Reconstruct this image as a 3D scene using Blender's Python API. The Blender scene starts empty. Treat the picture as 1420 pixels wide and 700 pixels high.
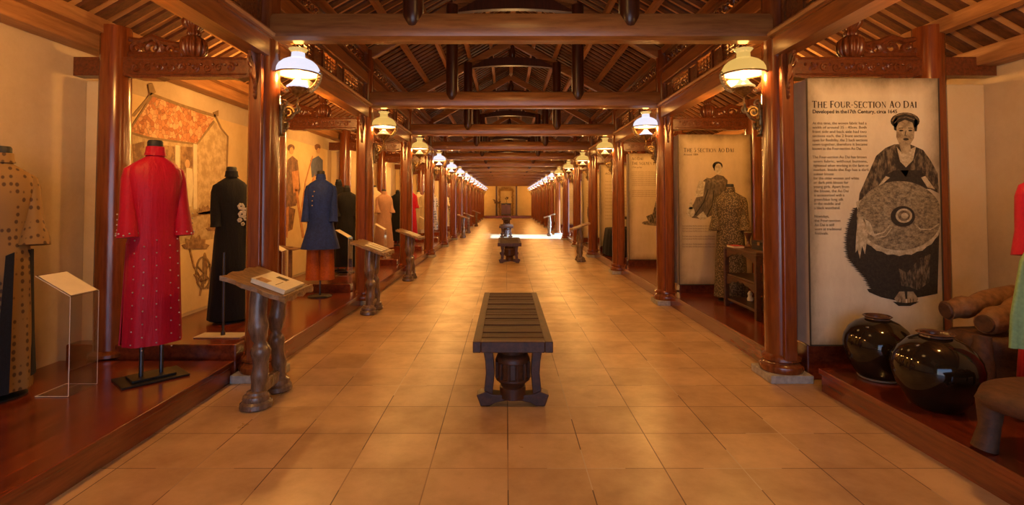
import bpy, math, random
from mathutils import Vector, Matrix
PI = math.pi
C = bpy.context.scene.collection
random.seed(7)

# ------------------------------------------------------------------ camera
HC, F, VX, HY, PITCH = 1.40, 720.0, 702.0, 279.5, math.radians(1.5)
cam = bpy.data.cameras.new('camera'); camo = bpy.data.objects.new('camera', cam); C.objects.link(camo)
camo.location = (0, 0, HC); camo.rotation_euler = (math.radians(90) + PITCH, 0, 0)
cam.sensor_fit = 'HORIZONTAL'; cam.sensor_width = 36.0; cam.lens = F / 1420 * 36
CY = HY - F * math.tan(PITCH)
cam.shift_x = (710 - VX) / 1420.0
cam.shift_y = -(350 - CY) / 1420.0
cam.clip_start = 0.02; cam.clip_end = 300
bpy.context.scene.camera = camo

def ray(px, py):
    a = (px - VX) / F; b = (CY - py) / F
    return (a, math.cos(PITCH) - b * math.sin(PITCH), math.sin(PITCH) + b * math.cos(PITCH))
def on_x(px, py, X):          # where on a side wall the mural point lies: (Y, Z)
    r = ray(px, py); t = X / r[0]; return (t * r[1], HC + t * r[2])
def on_y(px, py, Y):          # where on a facing banner the printed point lies: (X, Z)
    r = ray(px, py); t = Y / r[1]; return (t * r[0], HC + t * r[2])

# ------------------------------------------------------------------ materials
def new_mat(name):
    m = bpy.data.materials.new(name); m.use_nodes = True
    nt = m.node_tree; b = nt.nodes['Principled BSDF']
    return m, nt, b
def ramp(nt, fac, stops):
    r = nt.nodes.new('ShaderNodeValToRGB'); e = r.color_ramp.elements
    e[0].position = stops[0][0]; e[0].color = (*stops[0][1], 1)
    e[1].position = stops[-1][0]; e[1].color = (*stops[-1][1], 1)
    for p, c in stops[1:-1]:
        n = e.new(p); n.color = (*c, 1)
    nt.links.new(fac, r.inputs[0]); return r
def coords(nt, scale=(1, 1, 1), kind='Object'):
    tc = nt.nodes.new('ShaderNodeTexCoord'); mp = nt.nodes.new('ShaderNodeMapping')
    mp.inputs['Scale'].default_value = scale
    nt.links.new(tc.outputs[kind], mp.inputs[0]); return mp.outputs[0]
def noise(nt, vec, scale, detail=4, rough=.55):
    n = nt.nodes.new('ShaderNodeTexNoise'); n.inputs['Scale'].default_value = scale
    n.inputs['Detail'].default_value = detail; n.inputs['Roughness'].default_value = rough
    nt.links.new(vec, n.inputs['Vector']); return n.outputs['Fac']
def bump(nt, b, h, s=.3, d=.01):
    n = nt.nodes.new('ShaderNodeBump'); n.inputs['Strength'].default_value = s; n.inputs['Distance'].default_value = d
    nt.links.new(h, n.inputs['Height']); nt.links.new(n.outputs[0], b.inputs['Normal'])
def wood(name, dark, light, rough=.35, stretch=(9, 9, 1.2), bs=.15, coat=0.0):
    m, nt, b = new_mat(name)
    v = coords(nt, stretch); f = noise(nt, v, 3.2, 6, .65)
    mid = tuple((a + c) / 2 for a, c in zip(dark, light))
    r = ramp(nt, f, [(.3, dark), (.5, mid), (.72, light)])
    nt.links.new(r.outputs[0], b.inputs['Base Color']); b.inputs['Roughness'].default_value = rough
    b.inputs['Coat Weight'].default_value = coat; b.inputs['Coat Roughness'].default_value = .2
    bump(nt, b, f, bs, .006); return m
def plain(name, col, rough=.5, var=.15, scale=12, metal=0, bs=.0, spec=None):
    m, nt, b = new_mat(name)
    f = noise(nt, coords(nt), scale, 4)
    lo = tuple(c * (1 - var) for c in col); hi = tuple(min(1, c * (1 + var)) for c in col)
    r = ramp(nt, f, [(.3, lo), (.7, hi)]); nt.links.new(r.outputs[0], b.inputs['Base Color'])
    b.inputs['Roughness'].default_value = rough; b.inputs['Metallic'].default_value = metal
    if spec is not None: b.inputs['Specular IOR Level'].default_value = spec
    if bs: bump(nt, b, f, bs, .01)
    return m
def fabric(name, col, var=.2, rough=.85, scale=60, sheen=.04):
    m, nt, b = new_mat(name)
    v = coords(nt); f = noise(nt, v, scale, 3); g = noise(nt, v, 3, 3)
    mx = nt.nodes.new('ShaderNodeMath'); mx.operation = 'ADD'; nt.links.new(f, mx.inputs[0]); nt.links.new(g, mx.inputs[1])
    hf = nt.nodes.new('ShaderNodeMath'); hf.operation = 'MULTIPLY'; hf.inputs[1].default_value = .5; nt.links.new(mx.outputs[0], hf.inputs[0])
    lo = tuple(c * (1 - var) for c in col); hi = tuple(min(1, c * (1 + var)) for c in col)
    r = ramp(nt, hf.outputs[0], [(.35, lo), (.65, hi)]); nt.links.new(r.outputs[0], b.inputs['Base Color'])
    b.inputs['Roughness'].default_value = rough; b.inputs['Sheen Weight'].default_value = sheen; b.inputs['Specular IOR Level'].default_value = .25
    w_ = noise(nt, coords(nt, (11, 11, 1.6)), 1.0, 4, .6); bump(nt, b, w_, .55, .03); return m

M = {}
M['col'] = wood('lacquered_red_wood', (.11, .024, .006), (.27, .070, .014), .2, (10, 10, .8), .12, .35)
M['beam'] = wood('polished_beam_wood', (.20, .075, .022), (.42, .19, .058), .28, (.9, 9, 9), .15, .25)
M['lbeam'] = wood('long_beam_wood', (.16, .048, .011), (.36, .125, .028), .3, (9, .8, 9), .15, .2)
M['carve'] = wood('carved_dark_wood', (.06, .014, .005), (.20, .052, .013), .28, (12, 12, 12), .6, .3)
M['lattice'] = wood('lattice_wood', (.08, .022, .007), (.25, .085, .022), .35, (12, 12, 12), .3, .2)
M['darkpost'] = wood('dark_strut_wood', (.03, .008, .004), (.09, .024, .009), .3, (9, 9, 1), .1, .2)
M['purlin'] = wood('purlin_wood', (.28, .12, .04), (.52, .26, .10), .5, (9, .8, 9))
M['batten'] = wood('batten_wood', (.055, .018, .007), (.17, .06, .02), .6, (1, 9, 9))
M['platform'] = wood('platform_wood', (.075, .011, .005), (.25, .045, .012), .2, (7, .6, 7), .12, .4)
M['bench'] = wood('bench_wood', (.016, .006, .003), (.085, .026, .009), .55, (2, 16, 6), .8, 0)
M['bench2'] = wood('bench_frame_wood', (.028, .009, .004), (.095, .030, .010), .45, (9, 2, 9), .3, .05)
M['lect'] = wood('driftwood_leg', (.07, .042, .027), (.24, .15, .095), .26, (9, 9, 2), .9, .35)
M['lecttop'] = wood('lectern_board_wood', (.13, .072, .03), (.38, .23, .10), .5, (3, 12, 12), .6)
M['root'] = wood('pale_root_wood', (.12, .055, .022), (.34, .17, .075), .6, (7, 3, 7), .9)
M['rootdark'] = wood('dark_root_wood', (.04, .016, .008), (.13, .052, .022), .65, (7, 4, 7), 1.0)
M['stone'] = plain('grey_stone', (.36, .34, .30), .7, .25, 25, bs=.3)
M['black'] = plain('black_neck_cloth', (.012, .012, .013), .6, .3)
M['steel'] = plain('dark_steel', (.10, .10, .11), .3, .1, metal=.9)
M['blackbase'] = plain('black_metal_base', (.02, .02, .022), .35, .2, metal=.4)
M['brass'] = plain('aged_brass', (.30, .19, .07), .4, .5, 40, metal=.8)
M['jar'] = plain('dark_glaze', (.018, .012, .007), .08, .6, 6)
M['jarrim'] = plain('brown_glaze_rim', (.10, .045, .025), .2, .3)
M['clay'] = plain('unglazed_clay', (.45, .38, .27), .6, .2)
M['paper'] = plain('white_paper', (.72, .66, .52), .6, .05)
M['ink'] = plain('brown_ink', (.045, .028, .014), .7, .1)
M['ink2'] = plain('faded_ink', (.16, .11, .06), .7, .1)
M['text2'] = plain('faded_body_text', (.20, .14, .08), .7, .1)

def tile_floor():
    m, nt, b = new_mat('terracotta_floor_tiles')
    T = .411
    tc = nt.nodes.new('ShaderNodeTexCoord'); sp = nt.nodes.new('ShaderNodeSeparateXYZ'); nt.links.new(tc.outputs['Object'], sp.inputs[0])
    def mth(op, a, bb=None, c=None):
        n = nt.nodes.new('ShaderNodeMath'); n.operation = op
        for i, v in enumerate((a, bb, c)):
            if v is None: continue
            if isinstance(v, (int, float)): n.inputs[i].default_value = v
            else: nt.links.new(v, n.inputs[i])
        return n.outputs[0]
    u = mth('DIVIDE', mth('ADD', sp.outputs[0], -.009 + 20 * T), T)
    w = mth('DIVIDE', mth('ADD', sp.outputs[1], -2.765 + 20 * T), T)
    fu = mth('FRACT', u); fw = mth('FRACT', w)
    du = mth('MINIMUM', fu, mth('SUBTRACT', 1.0, fu)); dw = mth('MINIMUM', fw, mth('SUBTRACT', 1.0, fw))
    ju = mth('LESS_THAN', du, .0075); jw = mth('LESS_THAN', dw, .0065)
    # the joints differ in tone from line to line
    cb = nt.nodes.new('ShaderNodeCombineXYZ'); nt.links.new(mth('ROUND', u), cb.inputs[0]); nt.links.new(mth('ROUND', w), cb.inputs[1])
    wj = nt.nodes.new('ShaderNodeTexWhiteNoise'); wj.noise_dimensions = '3D'; nt.links.new(cb.outputs[0], wj.inputs['Vector'])
    jr = ramp(nt, wj.outputs['Value'], [(.35, (.10, .045, .018)), (.75, (.30, .17, .08)), (.95, (.6, .48, .34))])
    cf = nt.nodes.new('ShaderNodeCombineXYZ'); nt.links.new(mth('FLOOR', u), cf.inputs[0]); nt.links.new(mth('FLOOR', w), cf.inputs[1])
    wn = nt.nodes.new('ShaderNodeTexWhiteNoise'); wn.noise_dimensions = '3D'; nt.links.new(cf.outputs[0], wn.inputs['Vector'])
    base = ramp(nt, wn.outputs['Value'], [(0, (.50, .325, .165)), (1, (.63, .43, .23))])
    f = noise(nt, tc.outputs['Object'], 2.6, 6, .65); f2 = noise(nt, tc.outputs['Object'], 30, 4, .6)
    st = ramp(nt, f, [(.3, (.72, .66, .6)), (.62, (1.06, 1.05, 1.04))])
    mx = nt.nodes.new('ShaderNodeMixRGB'); mx.blend_type = 'MULTIPLY'; mx.inputs[0].default_value = 1
    nt.links.new(base.outputs[0], mx.inputs[1]); nt.links.new(st.outputs[0], mx.inputs[2])
    m2 = nt.nodes.new('ShaderNodeMixRGB'); nt.links.new(mth('MAXIMUM', ju, jw), m2.inputs[0])
    nt.links.new(mx.outputs[0], m2.inputs[1]); nt.links.new(jr.outputs[0], m2.inputs[2])
    nt.links.new(m2.outputs[0], b.inputs['Base Color'])
    rr = ramp(nt, f, [(.3, (.42, .42, .42)), (.7, (.27, .27, .27))]); nt.links.new(rr.outputs[0], b.inputs['Roughness'])
    h = mth('SUBTRACT', mth('MULTIPLY', f2, .35), mth('MULTIPLY', mth('MAXIMUM', ju, jw), 1.2))
    bump(nt, b, h, .35, .004)
    return m
M['floor'] = tile_floor()

def plaster(name, a, bcol, c):
    m, nt, b = new_mat(name)
    v = coords(nt); f = noise(nt, v, .9, 8, .7); g = noise(nt, v, 14, 5, .6)
    r = ramp(nt, f, [(.3, a), (.5, bcol), (.7, c)]); nt.links.new(r.outputs[0], b.inputs['Base Color'])
    b.inputs['Roughness'].default_value = .8; bump(nt, b, g, .35, .01); return m
M['plaster'] = plaster('ochre_plaster', (.44, .33, .20), (.56, .44, .28), (.66, .54, .36))
M['plaster2'] = plaster('yellow_plaster', (.62, .44, .20), (.74, .56, .28), (.80, .64, .36))
M['deck'] = plaster('clay_roof_tiles', (.46, .23, .10), (.68, .38, .18), (.84, .54, .29))

def banner_mat(name, c0, c1, c2):
    m, nt, b = new_mat(name)
    tc = nt.nodes.new('ShaderNodeTexCoord')
    f = noise(nt, tc.outputs['Generated'], 3.2, 9, .72)
    # aged print: browner towards the edges of the sheet
    sp = nt.nodes.new('ShaderNodeSeparateXYZ'); nt.links.new(tc.outputs['Generated'], sp.inputs[0])
    def mth(op, a, bb):
        n = nt.nodes.new('ShaderNodeMath'); n.operation = op
        for i, v in enumerate((a, bb)):
            if isinstance(v, (int, float)): n.inputs[i].default_value = v
            else: nt.links.new(v, n.inputs[i])
        return n.outputs[0]
    ex = mth('MINIMUM', sp.outputs[0], mth('SUBTRACT', 1.0, sp.outputs[0]))
    ez = mth('MULTIPLY', mth('MINIMUM', sp.outputs[2], mth('SUBTRACT', 1.0, sp.outputs[2])), 2.2)
    e = mth('MINIMUM', mth('MULTIPLY', mth('MINIMUM', ex, ez), 7.0), 1.0)
    s = mth('ADD', mth('MULTIPLY', e, .42), mth('MULTIPLY', f, .75))
    r = ramp(nt, s, [(.3, c0), (.62, c1), (.95, c2)]); nt.links.new(r.outputs[0], b.inputs['Base Color'])
    b.inputs['Roughness'].default_value = .6; return m
M['banner'] = banner_mat('aged_parchment_print', (.16, .12, .065), (.55, .47, .32), (.76, .69, .50))
M['banner2'] = banner_mat('sepia_parchment_print', (.13, .085, .04), (.44, .34, .19), (.62, .50, .31))
M['bedge'] = plain('pale_banner_edge', (.66, .58, .45), .6, .06)

def sketch(name, a, bcol, scale=30, stretch=(1, 1, 1), lo=.42, hi=.6):
    m, nt, b = new_mat(name)
    f = noise(nt, coords(nt, stretch), scale, 6, .7)
    r = ramp(nt, f, [(lo, a), (hi, bcol)]); nt.links.new(r.outputs[0], b.inputs['Base Color'])
    b.inputs['Roughness'].default_value = .7; return m
M['pr_dark'] = sketch('printed_shadow', (.016, .012, .007), (.05, .038, .022), 40, (1, 1, 1), .4, .75)
M['pr_robe'] = sketch('printed_robe', (.03, .021, .012), (.30, .23, .13), 22, (2, 1, .7), .44, .72)
M['pr_skin'] = sketch('printed_skin', (.17, .12, .065), (.46, .37, .22), 14, (1, 1, 1), .35, .6)
M['pr_hat'] = sketch('printed_straw', (.09, .068, .04), (.36, .30, .18), 48, (.8, 1, 1.1), .36, .62)
M['pr_light'] = sketch('printed_highlight', (.36, .30, .18), (.58, .51, .34), 25)
M['pr_mid'] = sketch('printed_midtone', (.08, .058, .032), (.24, .18, .10), 26)
M['pr_soft'] = sketch('printed_soft_robe', (.07, .05, .028), (.22, .16, .09), 16, (2, 1, .7), .38, .7)
M['pr_back'] = sketch('printed_faded_backdrop', (.22, .16, .085), (.36, .27, .15), 5)
M['mu_line'] = plain('mural_line', (.28, .18, .08), .8, .2)
M['mu_stone'] = sketch('mural_stone', (.42, .29, .13), (.60, .45, .24), 10)
M['mu_dark'] = sketch('mural_brown', (.20, .10, .04), (.42, .25, .10), 9)
M['mu_white'] = plain('mural_white', (.72, .62, .42), .8, .08)
M['mu_robe'] = sketch('mural_robe', (.13, .06, .03), (.30, .14, .06), 9)
M['mu_blue'] = plain('mural_blue', (.12, .14, .22), .8, .2)
M['mu_skin'] = plain('mural_skin', (.62, .38, .18), .8, .1)
M['mu_orange'] = sketch('mural_orange', (.45, .17, .05), (.62, .30, .11), 9)
def tilemural():
    m, nt, b = new_mat('mural_roof_tiles')
    v = coords(nt); vo = nt.nodes.new('ShaderNodeTexVoronoi'); vo.inputs['Scale'].default_value = 20; nt.links.new(v, vo.inputs['Vector'])
    r = ramp(nt, vo.outputs['Color'], [(.2, (.46, .17, .06)), (.5, (.60, .27, .11)), (.8, (.74, .45, .24))])
    v2 = nt.nodes.new('ShaderNodeTexVoronoi'); v2.feature = 'DISTANCE_TO_EDGE'; v2.inputs['Scale'].default_value = 20; nt.links.new(v, v2.inputs['Vector'])
    e = ramp(nt, v2.outputs[0], [(.02, (.35, .35, .35)), (.07, (1, 1, 1))])
    mx = nt.nodes.new('ShaderNodeMixRGB'); mx.blend_type = 'MULTIPLY'; mx.inputs[0].default_value = .7
    nt.links.new(r.outputs[0], mx.inputs[1]); nt.links.new(e.outputs[0], mx.inputs[2])
    nt.links.new(mx.outputs[0], b.inputs['Base Color']); b.inputs['Roughness'].default_value = .8; return m
M['mu_tile'] = tilemural()

M['red'] = fabric('crimson_silk', (.40, .002, .022), .12, .5)
M['blk'] = fabric('black_cloth', (.010, .010, .013), .3)
M['navy'] = fabric('navy_brocade', (.010, .028, .16), .4, .7, 45)
M['cream'] = fabric('cream_silk', (.60, .50, .34), .15, .6)
M['rose'] = fabric('dusty_rose_cloth', (.42, .24, .16), .2)
M['pants'] = fabric('rust_silk_trousers', (.42, .09, .012), .3, .5)
M['rust'] = fabric('red_lining', (.32, .02, .01), .2)
M['green'] = fabric('green_silk_sash', (.22, .36, .16), .2, .5)
M['silver'] = fabric('silver_applique', (.45, .42, .38), .3, .5)
M['gold'] = fabric('gold_embroidery', (.55, .33, .10), .3, .5)
def dotted(name, base, dot, scale=16, thr=.28):
    m, nt, b = new_mat(name)
    v = coords(nt, (1, 1, .7)); vo = nt.nodes.new('ShaderNodeTexVoronoi'); vo.inputs['Scale'].default_value = scale
    vo.inputs['Randomness'].default_value = .25 if scale < 40 else 1.0; nt.links.new(v, vo.inputs['Vector'])
    r = ramp(nt, vo.outputs['Distance'], [(thr - .05, dot), (thr + .05, base)]); nt.links.new(r.outputs[0], b.inputs['Base Color'])
    b.inputs['Roughness'].default_value = .6; b.inputs['Sheen Weight'].default_value = 0; b.inputs['Specular IOR Level'].default_value = .25; return m
M['ochredot'] = dotted('ochre_dotted_brocade', (.25, .14, .045), (.08, .04, .016), 30, .30)
M['beigepat'] = dotted('beige_patterned_brocade', (.07, .048, .026), (.23, .165, .085), 75, .42)
M['floral'] = dotted('floral_black_white', (.5, .42, .3), (.05, .04, .04), 14, .4)
M['maroon'] = fabric('maroon_lacquer', (.10, .012, .01), .3)  # plain dark maroon, not assigned to any part

def acrylic():
    m, nt, b = new_mat('clear_acrylic')
    b.inputs['Base Color'].default_value = (.98, .97, .95, 1); b.inputs['Roughness'].default_value = .03
    b.inputs['Transmission Weight'].default_value = 1; b.inputs['IOR'].default_value = 1.3; b.inputs['Alpha'].default_value = .45
    return m
M['acrylic'] = acrylic()
M['acredge'] = plain('acrylic_polished_edge', (.75, .70, .6), .2, .05)
def glow(name, col, s):
    m, nt, b = new_mat(name)
    f = noise(nt, coords(nt), 8, 2)
    r = ramp(nt, f, [(.3, tuple(c * .96 for c in col)), (.7, col)])
    nt.links.new(r.outputs[0], b.inputs['Emission Color']); b.inputs['Emission Strength'].default_value = s
    b.inputs['Base Color'].default_value = (.12, .10, .07, 1); b.inputs['Roughness'].default_value = .25; return m
M['milk_white'] = glow('lit_milk_glass_cool', (.84, .84, 1.0), .92)
M['milk_warm'] = glow('lit_milk_glass_warm', (1.0, .58, .13), .66)
M['rim_warm'] = glow('lit_glass_cap', (1.0, .62, .16), .62)
M['bulb'] = glow('glowing_bulb', (.95, .93, 1.0), 2.0)
M['mirror'] = plain('mirror_pane', (.8, .6, .3), .12, .05, metal=.9)
M['gilt'] = plain('gilt_frame', (.40, .22, .06), .4, .4, 20, metal=.5, bs=.5)
M['laccab'] = plain('black_lacquer_cabinet', (.015, .010, .007), .3, .3)

# ------------------------------------------------------------------ mesh helpers
class MB:
    def __init__(s): s.v = []; s.f = []
    def add(s, vs, fs):
        o = len(s.v); s.v += [tuple(p) for p in vs]; s.f += [tuple(i + o for i in f) for f in fs]; return s
    def box(s, x0, x1, y0, y1, z0, z1):
        return s.add([(x0,y0,z0),(x1,y0,z0),(x1,y1,z0),(x0,y1,z0),(x0,y0,z1),(x1,y0,z1),(x1,y1,z1),(x0,y1,z1)],
                     [(0,3,2,1),(4,5,6,7),(0,1,5,4),(1,2,6,5),(2,3,7,6),(3,0,4,7)])
    def bar(s, a, b, w, h, up=(0, 0, 1)):            # rectangular bar from a to b
        a = Vector(a); b = Vector(b); d = (b - a).normalized(); u = Vector(up)
        sd = d.cross(u).normalized(); u = sd.cross(d).normalized()
        vs = []
        for p in (a, b):
            for i, j in ((-1, -1), (1, -1), (1, 1), (-1, 1)): vs.append(p + sd * (i * w / 2) + u * (j * h / 2))
        return s.add(vs, [(0,3,2,1),(4,5,6,7),(0,1,5,4),(1,2,6,5),(2,3,7,6),(3,0,4,7)])
    def rings(s, rs, cap=True):
        n = len(rs[0]); o = len(s.v)
        for r in rs: s.v += [tuple(p) for p in r]
        for k in range(len(rs) - 1):
            for i in range(n):
                j = (i + 1) % n; a = o + k * n; b = a + n
                s.f.append((a + i, a + j, b + j, b + i))
        if cap:
            s.f.append(tuple(o + i for i in reversed(range(n)))); e = o + (len(rs) - 1) * n
            s.f.append(tuple(e + i for i in range(n)))
        return s
    def lathe(s, prof, c=(0, 0, 0), n=24, ribs=0, amp=0, cap=True):
        rs = []
        for r, z in prof:
            rs.append([(c[0] + max(r, .0005) * (1 + amp * abs(math.cos(ribs * t / 2)) - amp) * math.cos(t) if ribs else c[0] + max(r, .0005) * math.cos(t),
                        c[1] + max(r, .0005) * (1 + amp * abs(math.cos(ribs * t / 2)) - amp) * math.sin(t) if ribs else c[1] + max(r, .0005) * math.sin(t),
                        c[2] + z) for t in [2 * PI * i / n for i in range(n)]])
        return s.rings(rs, cap)
    def tube(s, path, r, n=8, cap=True):
        P = [Vector(p) for p in path]; R = r if isinstance(r, (list, tuple)) else [r] * len(P)
        rs = []; up = None
        for i, p in enumerate(P):
            d = (P[min(i + 1, len(P) - 1)] - P[max(i - 1, 0)]).normalized()
            if up is None: up = Vector((0, 0, 1)) if abs(d.z) < .9 else Vector((0, 1, 0))
            sd = d.cross(up).normalized(); up = sd.cross(d).normalized()
            rs.append([p + (sd * math.cos(t) + up * math.sin(t)) * R[i] for t in [2 * PI * k / n for k in range(n)]])
        return s.rings(rs, cap)
    def prism(s, pts, fn, t0, t1):                    # polygon pts mapped by fn(u, v, t)
        n = len(pts); vs = [fn(u, v, t0) for u, v in pts] + [fn(u, v, t1) for u, v in pts]
        fs = [tuple(range(n)), tuple(reversed(range(n, 2 * n)))] + [(i, i + n, (i + 1) % n + n, (i + 1) % n) for i in range(n)]
        return s.add(vs, fs)
    def ball(s, c, r, n=10, sc=(1, 1, 1)):
        prof = [(math.sin(PI * i / n) , -math.cos(PI * i / n)) for i in range(n + 1)]
        rs = [[(c[0] + r * sc[0] * max(a, .01) * math.cos(2 * PI * k / (n + 2)), c[1] + r * sc[1] * max(a, .01) * math.sin(2 * PI * k / (n + 2)), c[2] + r * sc[2] * z)
               for k in range(n + 2)] for a, z in prof]
        return s.rings(rs)
    def torus(s, c, R, r, ax='y', a0=0, a1=2 * PI, n=16, m=6, sc=1):
        path = []
        for i in range(n + 1):
            t = a0 + (a1 - a0) * i / n; u, w = R * math.cos(t), R * math.sin(t) * sc
            path.append({'x': (c[0], c[1] + u, c[2] + w), 'y': (c[0] + u, c[1], c[2] + w), 'z': (c[0] + u, c[1] + w, c[2])}[ax])
        return s.tube(path, r, m)
    def spiral(s, c, R, turns, r, ax='y', flip=1, a0=0, n=20, m=6):
        path = []
        for i in range(n + 1):
            k = i / n; t = a0 + flip * turns * 2 * PI * k; q = R * (1 - .8 * k); u, w = q * math.cos(t), q * math.sin(t)
            path.append({'x': (c[0], c[1] + u, c[2] + w), 'y': (c[0] + u, c[1], c[2] + w)}[ax])
        return s.tube(path, [r * (1 - .4 * i / n) for i in range(n + 1)], m)
    def build(s, name, mat, parent=None, smooth=True, bevel=0, loc=None, ang=.7):
        me = bpy.data.meshes.new(name); me.from_pydata(s.v, [], s.f); me.update()
        me.materials.append(M[mat] if isinstance(mat, str) else mat)
        import bmesh
        bm = bmesh.new(); bm.from_mesh(me); bmesh.ops.recalc_face_normals(bm, faces=bm.faces); bm.to_mesh(me); bm.free()
        if smooth:
            me.shade_smooth(); me.set_sharp_from_angle(angle=ang)
        o = bpy.data.objects.new(name, me); C.objects.link(o)
        if parent: o.parent = parent
        if loc: o.location = loc
        if bevel:
            b = o.modifiers.new('bevel', 'BEVEL'); b.width = bevel; b.segments = 2; b.limit_method = 'ANGLE'
        return o

def tag(o, label=None, cat=None, group=None, kind=None):
    if label: o['label'] = label
    if cat: o['category'] = cat
    if group: o['group'] = group
    if kind: o['kind'] = kind
    return o
def thing(name, label, cat, loc=(0, 0, 0), rz=0, group=None):
    o = bpy.data.objects.new(name, None); C.objects.link(o); o.empty_display_size = .1
    o.location = loc; o.rotation_euler = (0, 0, rz); return tag(o, label, cat, group)
def copy_tree(o, parent=None):
    c = o.copy(); C.objects.link(c)
    if parent is not None:
        c.parent = parent
    for ch in list(o.children): copy_tree(ch, c)
    return c
def place(src, first, loc, rz, label, group=None, scale=None):
    o = src if first else copy_tree(src)
    o.location = loc; o.rotation_euler = (0, 0, rz); o['label'] = label
    if scale: o.scale = scale
    if group: o['group'] = group
    return o
ORD = ['nearest', 'second', 'third', 'fourth', 'fifth', 'sixth', 'seventh', 'eighth', 'ninth', 'tenth', 'eleventh', 'twelfth', 'thirteenth', 'fourteenth']
def nth(k): return 'nearest' if k == 0 else ORD[k] + ' nearest'

# ------------------------------------------------------------------ layout
XL, XR, XC = -1.96, 2.20, .12            # rows of corridor columns and the middle
OL, OR_ = -3.17, 3.43                    # outer columns
WL, WR = -3.47, 3.95                     # side walls
Y0, S, NK = 4.19, 3.0, 14
YE = 46.3
RID, SL = 4.82, .57                      # ridge height, roof slope
PZ = .17                                 # platform top
YN = -3.0
def deck(x): return RID - SL * abs(x - XC)
YK = [Y0 + S * k for k in range(NK)]
DOOR = (19.5, 22.0)                      # daylight opening in the right wall

# floor, walls
tag(MB().box(WL - .3, WR + 4.5, YN - 4, YE + .3, -.1, 0).build('floor', 'floor', smooth=False), kind='structure')
tag(MB().box(WL - .25, WL, YN, YE, 0, deck(WL) - .03).build('wall_left', 'plaster', smooth=False), kind='structure')
w = MB().box(WR, WR + .25, YN, DOOR[0], 0, deck(WR) - .03).box(WR, WR + .25, DOOR[1], YE, 0, deck(WR) - .03).box(WR, WR + .25, DOOR[0], DOOR[1], 2.3, deck(WR) - .03)
tag(w.build('wall_right', 'plaster', smooth=False), kind='structure')
pts = [(WL - .25, 0), (WR + .25, 0), (WR + .25, deck(WR + .25)), (XC, RID), (WL - .25, deck(WL - .25))]
tag(MB().prism(pts, lambda u, v, t: (u, t, v), YE, YE + .25).build('wall_back', 'plaster2', smooth=False), kind='structure')
GX0, GX1, GZ = -2.0, 2.24, 2.55          # open gateway behind the camera
for nm, pp in (('wall_front', [(WL - .25, 0), (GX0, 0), (GX0, GZ), (GX1, GZ), (GX1, 0), (WR + .25, 0)] + pts[2:]),):
    tag(MB().prism(pp, lambda u, v, t: (u, t, v), YN - .25, YN).build(nm, 'plaster', smooth=False), kind='structure')
# roof deck with the row of battens that carries the tiles
for side, xe, nm in ((-1, WL - .25, 'ceiling_left'), (1, WR + .25, 'ceiling_right')):
    m = MB()
    m.prism([(XC, RID), (xe, deck(xe)), (xe, deck(xe) + .12), (XC, RID + .12)], lambda u, v, t: (u, t, v), YN - .2, YE + .2)
    tag(m.build(nm, 'deck', smooth=False), kind='structure')
    m = MB(); y = YN + .05
    while y < YE:
        m.prism([(XC, RID - .002), (xe - side * .25, deck(xe - side * .25) - .002), (xe - side * .25, deck(xe - side * .25) - .032), (XC, RID - .032)], lambda u, v, t: (u, t, v), y, y + .092)
        y += .185
    tag(m.build('ceiling_battens_' + ('left' if side < 0 else 'right'), 'batten', smooth=False), kind='structure')

# pilasters beside the column lines and the wall strips
for k, y in enumerate(YK):
    for sd, a, b, zt in (('left', WL, WL + .17, 2.40), ('right', WR - .42, WR, 2.37)):
        if k > 6: continue
        if sd == 'right' and 5 <= k <= 6: continue
        o = MB().box(a + .002, b - .002, y + .072, y + .38, PZ, zt).build('wall_pier', 'plaster2', smooth=False, bevel=.01)
        tag(o, 'yellow plastered wall pier behind the %s outer column on the %s' % (nth(k), sd), 'pier', 'plastered wall piers')

# purlins
xs = [XC + .42 * i for i in range(-8, 10)]
for i, x in enumerate(xs):
    if x > WR: continue
    big = i in (0, 16) or abs(x - XC) < .01
    h = .11 if big else .08; wv = .09 if big else .065
    zt = deck(x) - .034 - (0.02)
    o = MB().box(x - wv / 2, x + wv / 2, YN, YE, zt - h, zt).build('roof_purlin', 'purlin', smooth=False)
    c = i - 8
    lab = 'long timber ridge purlin at the top of the roof' if c == 0 else 'long timber roof purlin, %s %s of the ridge' % (['first', 'second', 'third', 'fourth', 'fifth', 'sixth', 'seventh', 'eighth', 'ninth'][abs(c) - 1], 'left' if c < 0 else 'right')
    tag(o, lab, 'purlin', 'long roof purlins')
for x, sd in ((WL + .09, 'left'), (WR - .09, 'right')):
    zt = deck(x) - .06
    o = MB().box(x - .09, x + .09, YN, YE, zt - .14, zt - .0).build('wall_plate', 'purlin', smooth=False, bevel=.012)
    tag(o, 'heavy timber wall plate along the top of the %s wall' % sd, 'beam')

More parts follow.
